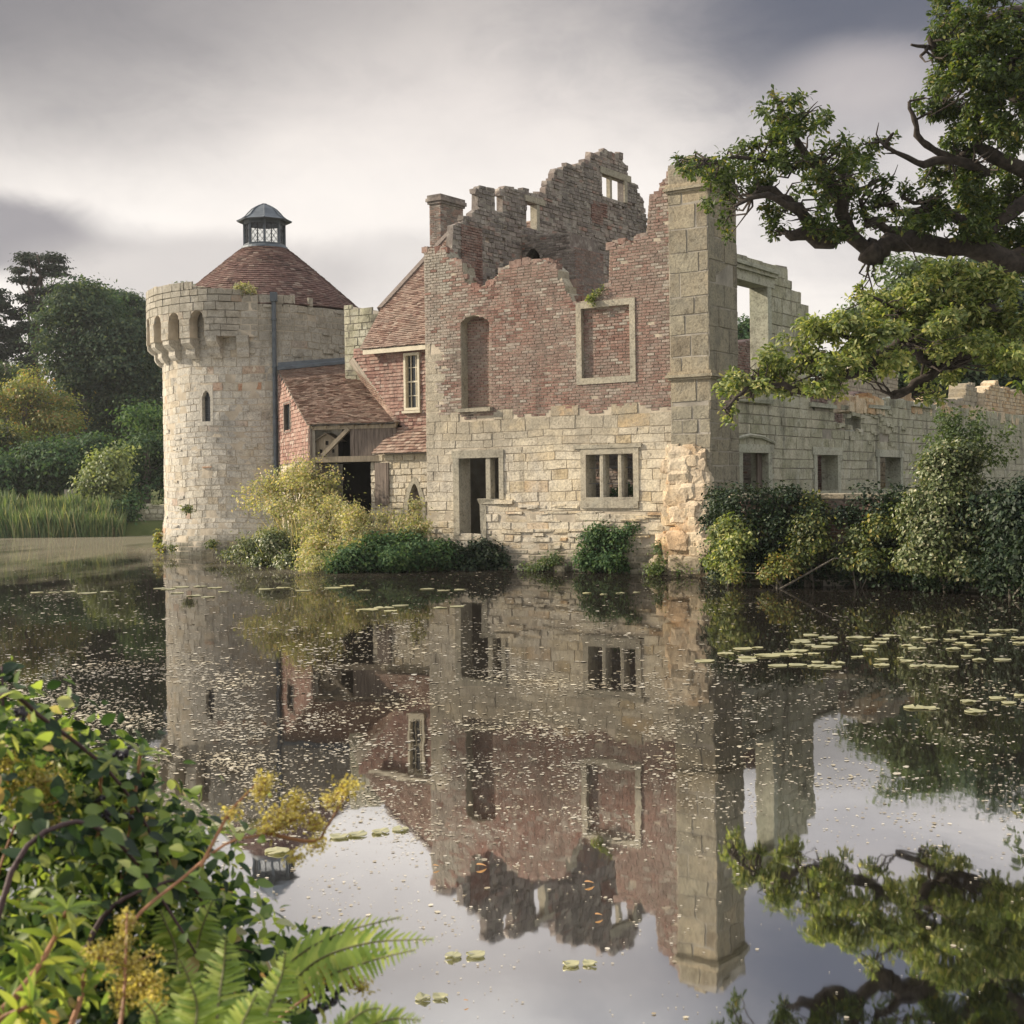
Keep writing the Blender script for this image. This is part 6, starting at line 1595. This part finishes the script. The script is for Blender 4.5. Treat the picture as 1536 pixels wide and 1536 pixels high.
for lab, pts in (('pointed-leaved stem standing alone against the bright water with a star of five leaves', [(120, 1500, 2.9), (180, 1330, 2.95), (200, 1200, 3.0), (210, 1133, 3.0)]),
                 ('pointed-leaved stem just left of the lone star-leaved one', [(100, 1500, 3.0), (140, 1300, 3.0), (150, 1180, 3.0), (153, 1138, 3.0)]),
                 ('pointed-leaved stem leaning in front of the dark bramble hollow', [(-20, 1540, 2.2), (50, 1460, 2.3), (85, 1400, 2.4), (100, 1365, 2.4)]),
                 ('pointed-leaved stem with pinkish buds low at the left', [(-30, 1560, 2.2), (20, 1500, 2.3), (55, 1470, 2.35), (70, 1445, 2.35)]),
                 ('short pointed-leaved stem at the bottom left corner', [(-40, 1580, 2.1), (0, 1530, 2.2), (30, 1515, 2.2), (45, 1508, 2.2)]),
                 ('pointed-leaved stem between the seed plume and the ferns', [(90, 1580, 2.3), (120, 1500, 2.4), (125, 1470, 2.45), (130, 1452, 2.45)])):
    whorl(lab, pts)

# ferns
def pinna_t():
    ws = [.015, .08, .115, .095, .108, .08, .088, .06, .06, .03, .002]; return blade(ws, list(np.linspace(0, 1, 11)), .10, .12)
T_PIN = pinna_t()
def fern(label, fronds, size):
    x0, y0, d0 = fronds[0][0][0]; p0 = at(x0, y0, d0); b = (p0[0], p0[1], ground_z(p0[0], p0[1]))
    o = empty('fern', b, 0, label, 'fern', 'ferns on the near bank')
    for pts, wd in fronds:
        n = 30; q = curve3(pts, n); mb = MB(); mb.tube([p - np.array(b) for p in q], np.linspace(.004, .0012, n), 5); fo_ = mb.build('frond', M['stem'], o)
        cl = Cloud(T_PIN)
        for i in range(5, n):
            d = unit(q[min(i + 1, n - 1)] - q[i - 1]); f = (i - 5) / (n - 6)
            view = unit(EYE - q[i]); nr = unit(view * .75 + np.array([-.2, 0, .65])); side = unit(np.cross(nr, d))
            w = wd * size * (math.sin(math.pi * (.16 + .84 * f) ** .85) * .9 + .10) * (1 - .35 * f)
            for sg in (1, -1):
                y = side * sg + d * (.38 + .3 * f) - nr * .12 + RNG.normal(size=3) * .05
                cl.add((q[i] + d * random.uniform(-.002, .002))[None], bases((nr + RNG.normal(size=3) * .12)[None], y[None]), max(w, .008))
        cl.build('pinnae', L['fern'], fo_, origin=b, smooth=True)
fern('fern with two long fronds reaching right over the bright water', [([(400, 1500, 2.75), (440, 1440, 2.7), (510, 1400, 2.65), (600, 1376, 2.6)], .9), ([(410, 1510, 2.7), (470, 1445, 2.62), (550, 1415, 2.58), (648, 1409, 2.52)], 1.15), ([(410, 1520, 2.7), (480, 1470, 2.6), (560, 1440, 2.55), (622, 1425, 2.5)], .8)], .066)
fern('fern with upright bright fronds at the bottom between plume and bramble', [([(330, 1620, 2.3), (325, 1530, 2.35), (335, 1450, 2.4), (338, 1405, 2.4)], 1.0), ([(300, 1620, 2.3), (280, 1540, 2.35), (285, 1480, 2.35), (270, 1440, 2.35)], 1.0), ([(350, 1620, 2.3), (390, 1540, 2.35), (420, 1470, 2.4), (428, 1428, 2.4)], .9)], .06)
fern('pale brownish fern at the very bottom edge', [([(290, 1660, 2.1), (290, 1570, 2.1), (295, 1510, 2.12), (285, 1475, 2.12)], 1.0), ([(330, 1660, 2.1), (350, 1570, 2.12), (370, 1520, 2.14), (385, 1490, 2.15)], .9), ([(250, 1660, 2.1), (225, 1580, 2.1), (235, 1530, 2.1), (215, 1500, 2.1)], .8)], .058)
fern('fern whose frond tips just enter at the bottom right of the near plants', [([(480, 1640, 2.4), (530, 1560, 2.4), (580, 1530, 2.4), (630, 1530, 2.38)], .9), ([(470, 1640, 2.4), (500, 1560, 2.4), (540, 1520, 2.4), (570, 1512, 2.4)], .7)], .06)
fern('small fern sprig with broad lobes beside the water at mid-left', [([(280, 1480, 2.7), (295, 1420, 2.75), (305, 1385, 2.75), (318, 1352, 2.75)], .8), ([(270, 1480, 2.7), (262, 1420, 2.75), (250, 1390, 2.75), (240, 1365, 2.75)], .7)], .075)

# goldenrod-like plumes
def plume(label, stems, heads, leaves=()):
    x0, y0, d0 = stems[0][0]; p0 = at(x0, y0, d0); b = (p0[0], p0[1], ground_z(p0[0], p0[1]))
    o = empty('flowering_weed', b, 0, label, 'wild flower', 'yellow seeding weeds on the near bank')
    mb = MB(); cl2 = Cloud(T_BRAMBLE)
    for s in stems:
        q = curve3(s, 18); mb.tube([p - np.array(b) for p in q], np.linspace(.0042, .0018, 18), 5)
    cl = Cloud(T_CARD)
    for x, y, rx, ry, d, n in heads:
        c = np.array(pxb(x, y, rx, ry, d)); 
        for _ in range(max(3, n // 60)):
            e = c[:3] + RNG.normal(size=3) * c[3:] * .45; mb.tube(wob(c[:3] - np.array([.01, 0, .01]) - np.array(b), e - np.array(b), 3, .05), [.0014] * 4, 4, cap=False)
            m = 40; cl.add(e + RNG.normal(size=(m, 3)) * np.array([.011, .011, .008]), bases(RNG.normal(size=(m, 3)) + np.array([0, 0, .6])), .0075 * (.6 + .8 * RNG.random(m)))
        m = n // 2; cl.add(c[:3] + unit(RNG.normal(size=(m, 3))) * c[3:] * (RNG.random((m, 1)) ** .5), bases(RNG.normal(size=(m, 3)) + np.array([0, 0, .6])), .0075 * (.6 + .8 * RNG.random(m)))
    mb.build('stems', M['stem_red'], o); cl.build('flowers', L['plume'], o, origin=b)
    if leaves:
        for x, y, d, s in leaves: cl2.add(at(x, y, d)[None], bases(np.array([[-.2, -.3, 1.0]]) + RNG.normal(size=(1, 3)) * .3), s)
        cl2.build('leaves', L['lance'], o, origin=b, smooth=True)
plume('golden plume leaning out over the mirrored lantern', [[(140, 1480, 2.5), (200, 1380, 2.55), (270, 1320, 2.65), (340, 1265, 2.7), (400, 1250, 2.75), (450, 1225, 2.75)], [(300, 1300, 2.66), (340, 1225, 2.7), (365, 1195, 2.72), (385, 1175, 2.72)], [(400, 1250, 2.75), (470, 1262, 2.75), (490, 1240, 2.75), (520, 1190, 2.75)]],
      [(392, 1185, 14, 16, 2.72, 200), (400, 1170, 12, 8, 2.72, 80), (425, 1225, 34, 18, 2.75, 480), (450, 1205, 18, 14, 2.75, 220), (400, 1245, 22, 8, 2.75, 160), (470, 1235, 16, 14, 2.75, 180), (500, 1205, 16, 16, 2.75, 190), (525, 1180, 14, 18, 2.75, 190), (478, 1265, 18, 14, 2.75, 170), (346, 1222, 8, 8, 2.7, 50), (445, 1285, 14, 10, 2.74, 80)],
      [(375, 1245, 2.72, .035), (360, 1250, 2.72, .03), (388, 1256, 2.72, .03), (270, 1280, 2.6, .04), (255, 1270, 2.6, .035), (330, 1290, 2.66, .045), (300, 1305, 2.62, .045), (190, 1300, 2.5, .04), (180, 1290, 2.5, .035), (170, 1325, 2.5, .04), (200, 1325, 2.5, .035)])
plume('broad golden-brown plume above the bramble at the left edge', [[(-40, 1450, 2.7), (0, 1300, 2.75), (30, 1220, 2.8), (50, 1180, 2.8)]], [(20, 1180, 34, 30, 2.8, 560), (60, 1165, 28, 26, 2.8, 420), (45, 1210, 36, 20, 2.78, 420), (85, 1185, 16, 20, 2.8, 200), (10, 1150, 20, 16, 2.8, 200), (70, 1235, 24, 12, 2.76, 200)])
plume('olive seed plume standing before the ferns', [[(170, 1600, 2.2), (185, 1500, 2.3), (188, 1430, 2.35), (190, 1370, 2.4)]], [(190, 1380, 12, 22, 2.4, 220), (182, 1410, 18, 14, 2.38, 220), (150, 1430, 30, 14, 2.36, 300), (195, 1445, 30, 18, 2.35, 320), (215, 1470, 22, 26, 2.33, 300), (185, 1490, 24, 24, 2.32, 300), (230, 1500, 22, 22, 2.3, 240)])
plume('small brownish seed head under the long fern fronds', [[(380, 1560, 2.6), (440, 1510, 2.6), (490, 1475, 2.6)]], [(500, 1462, 18, 12, 2.6, 180), (530, 1470, 14, 10, 2.6, 120), (545, 1480, 8, 8, 2.6, 50)])
# grass blades on the near bank
cl = Cloud(T_GRASS); n = 700
px = RNG.uniform(-60, 330, n); dd = RNG.uniform(2.0, 3.3, n); pos = np.array([at(a, 1560, b) for a, b in zip(px, dd)]); pos[:, 2] = np.maximum(land(pos[:, 0], pos[:, 1]), 0)
up = np.stack([RNG.normal(0, .35, n), RNG.normal(0, .25, n), np.ones(n)], 1); fr = np.stack([RNG.normal(0, 1, n), RNG.normal(-1, .6, n), RNG.normal(0, .2, n)], 1)
cl.add(pos, bases(fr, up), RNG.uniform(.3, .72, n)); cl.build('grass', L['lance'], kind='stuff', label='long grass growing through the near bank plants', cat='grass')
# ------------------------------------------------------------------ thin evening haze over the moat
m = bpy.data.materials.new('haze'); m.use_nodes = True; N = NT(m.node_tree); N.n.clear()
out = N.new('ShaderNodeOutputMaterial')
v = N.new('ShaderNodeVolumePrincipled', {'Color': (0.88, 0.90, 0.92, 1), 'Density': 0.00028, 'Anisotropy': 0.3})
N.l.new(v.outputs[0], out.inputs['Volume'])
mb = MB(); mb.box((-420, -60, -3), (420, 420, 34)); mb.build('haze', m, kind='stuff', label='thin evening haze over the moat', cat='haze')
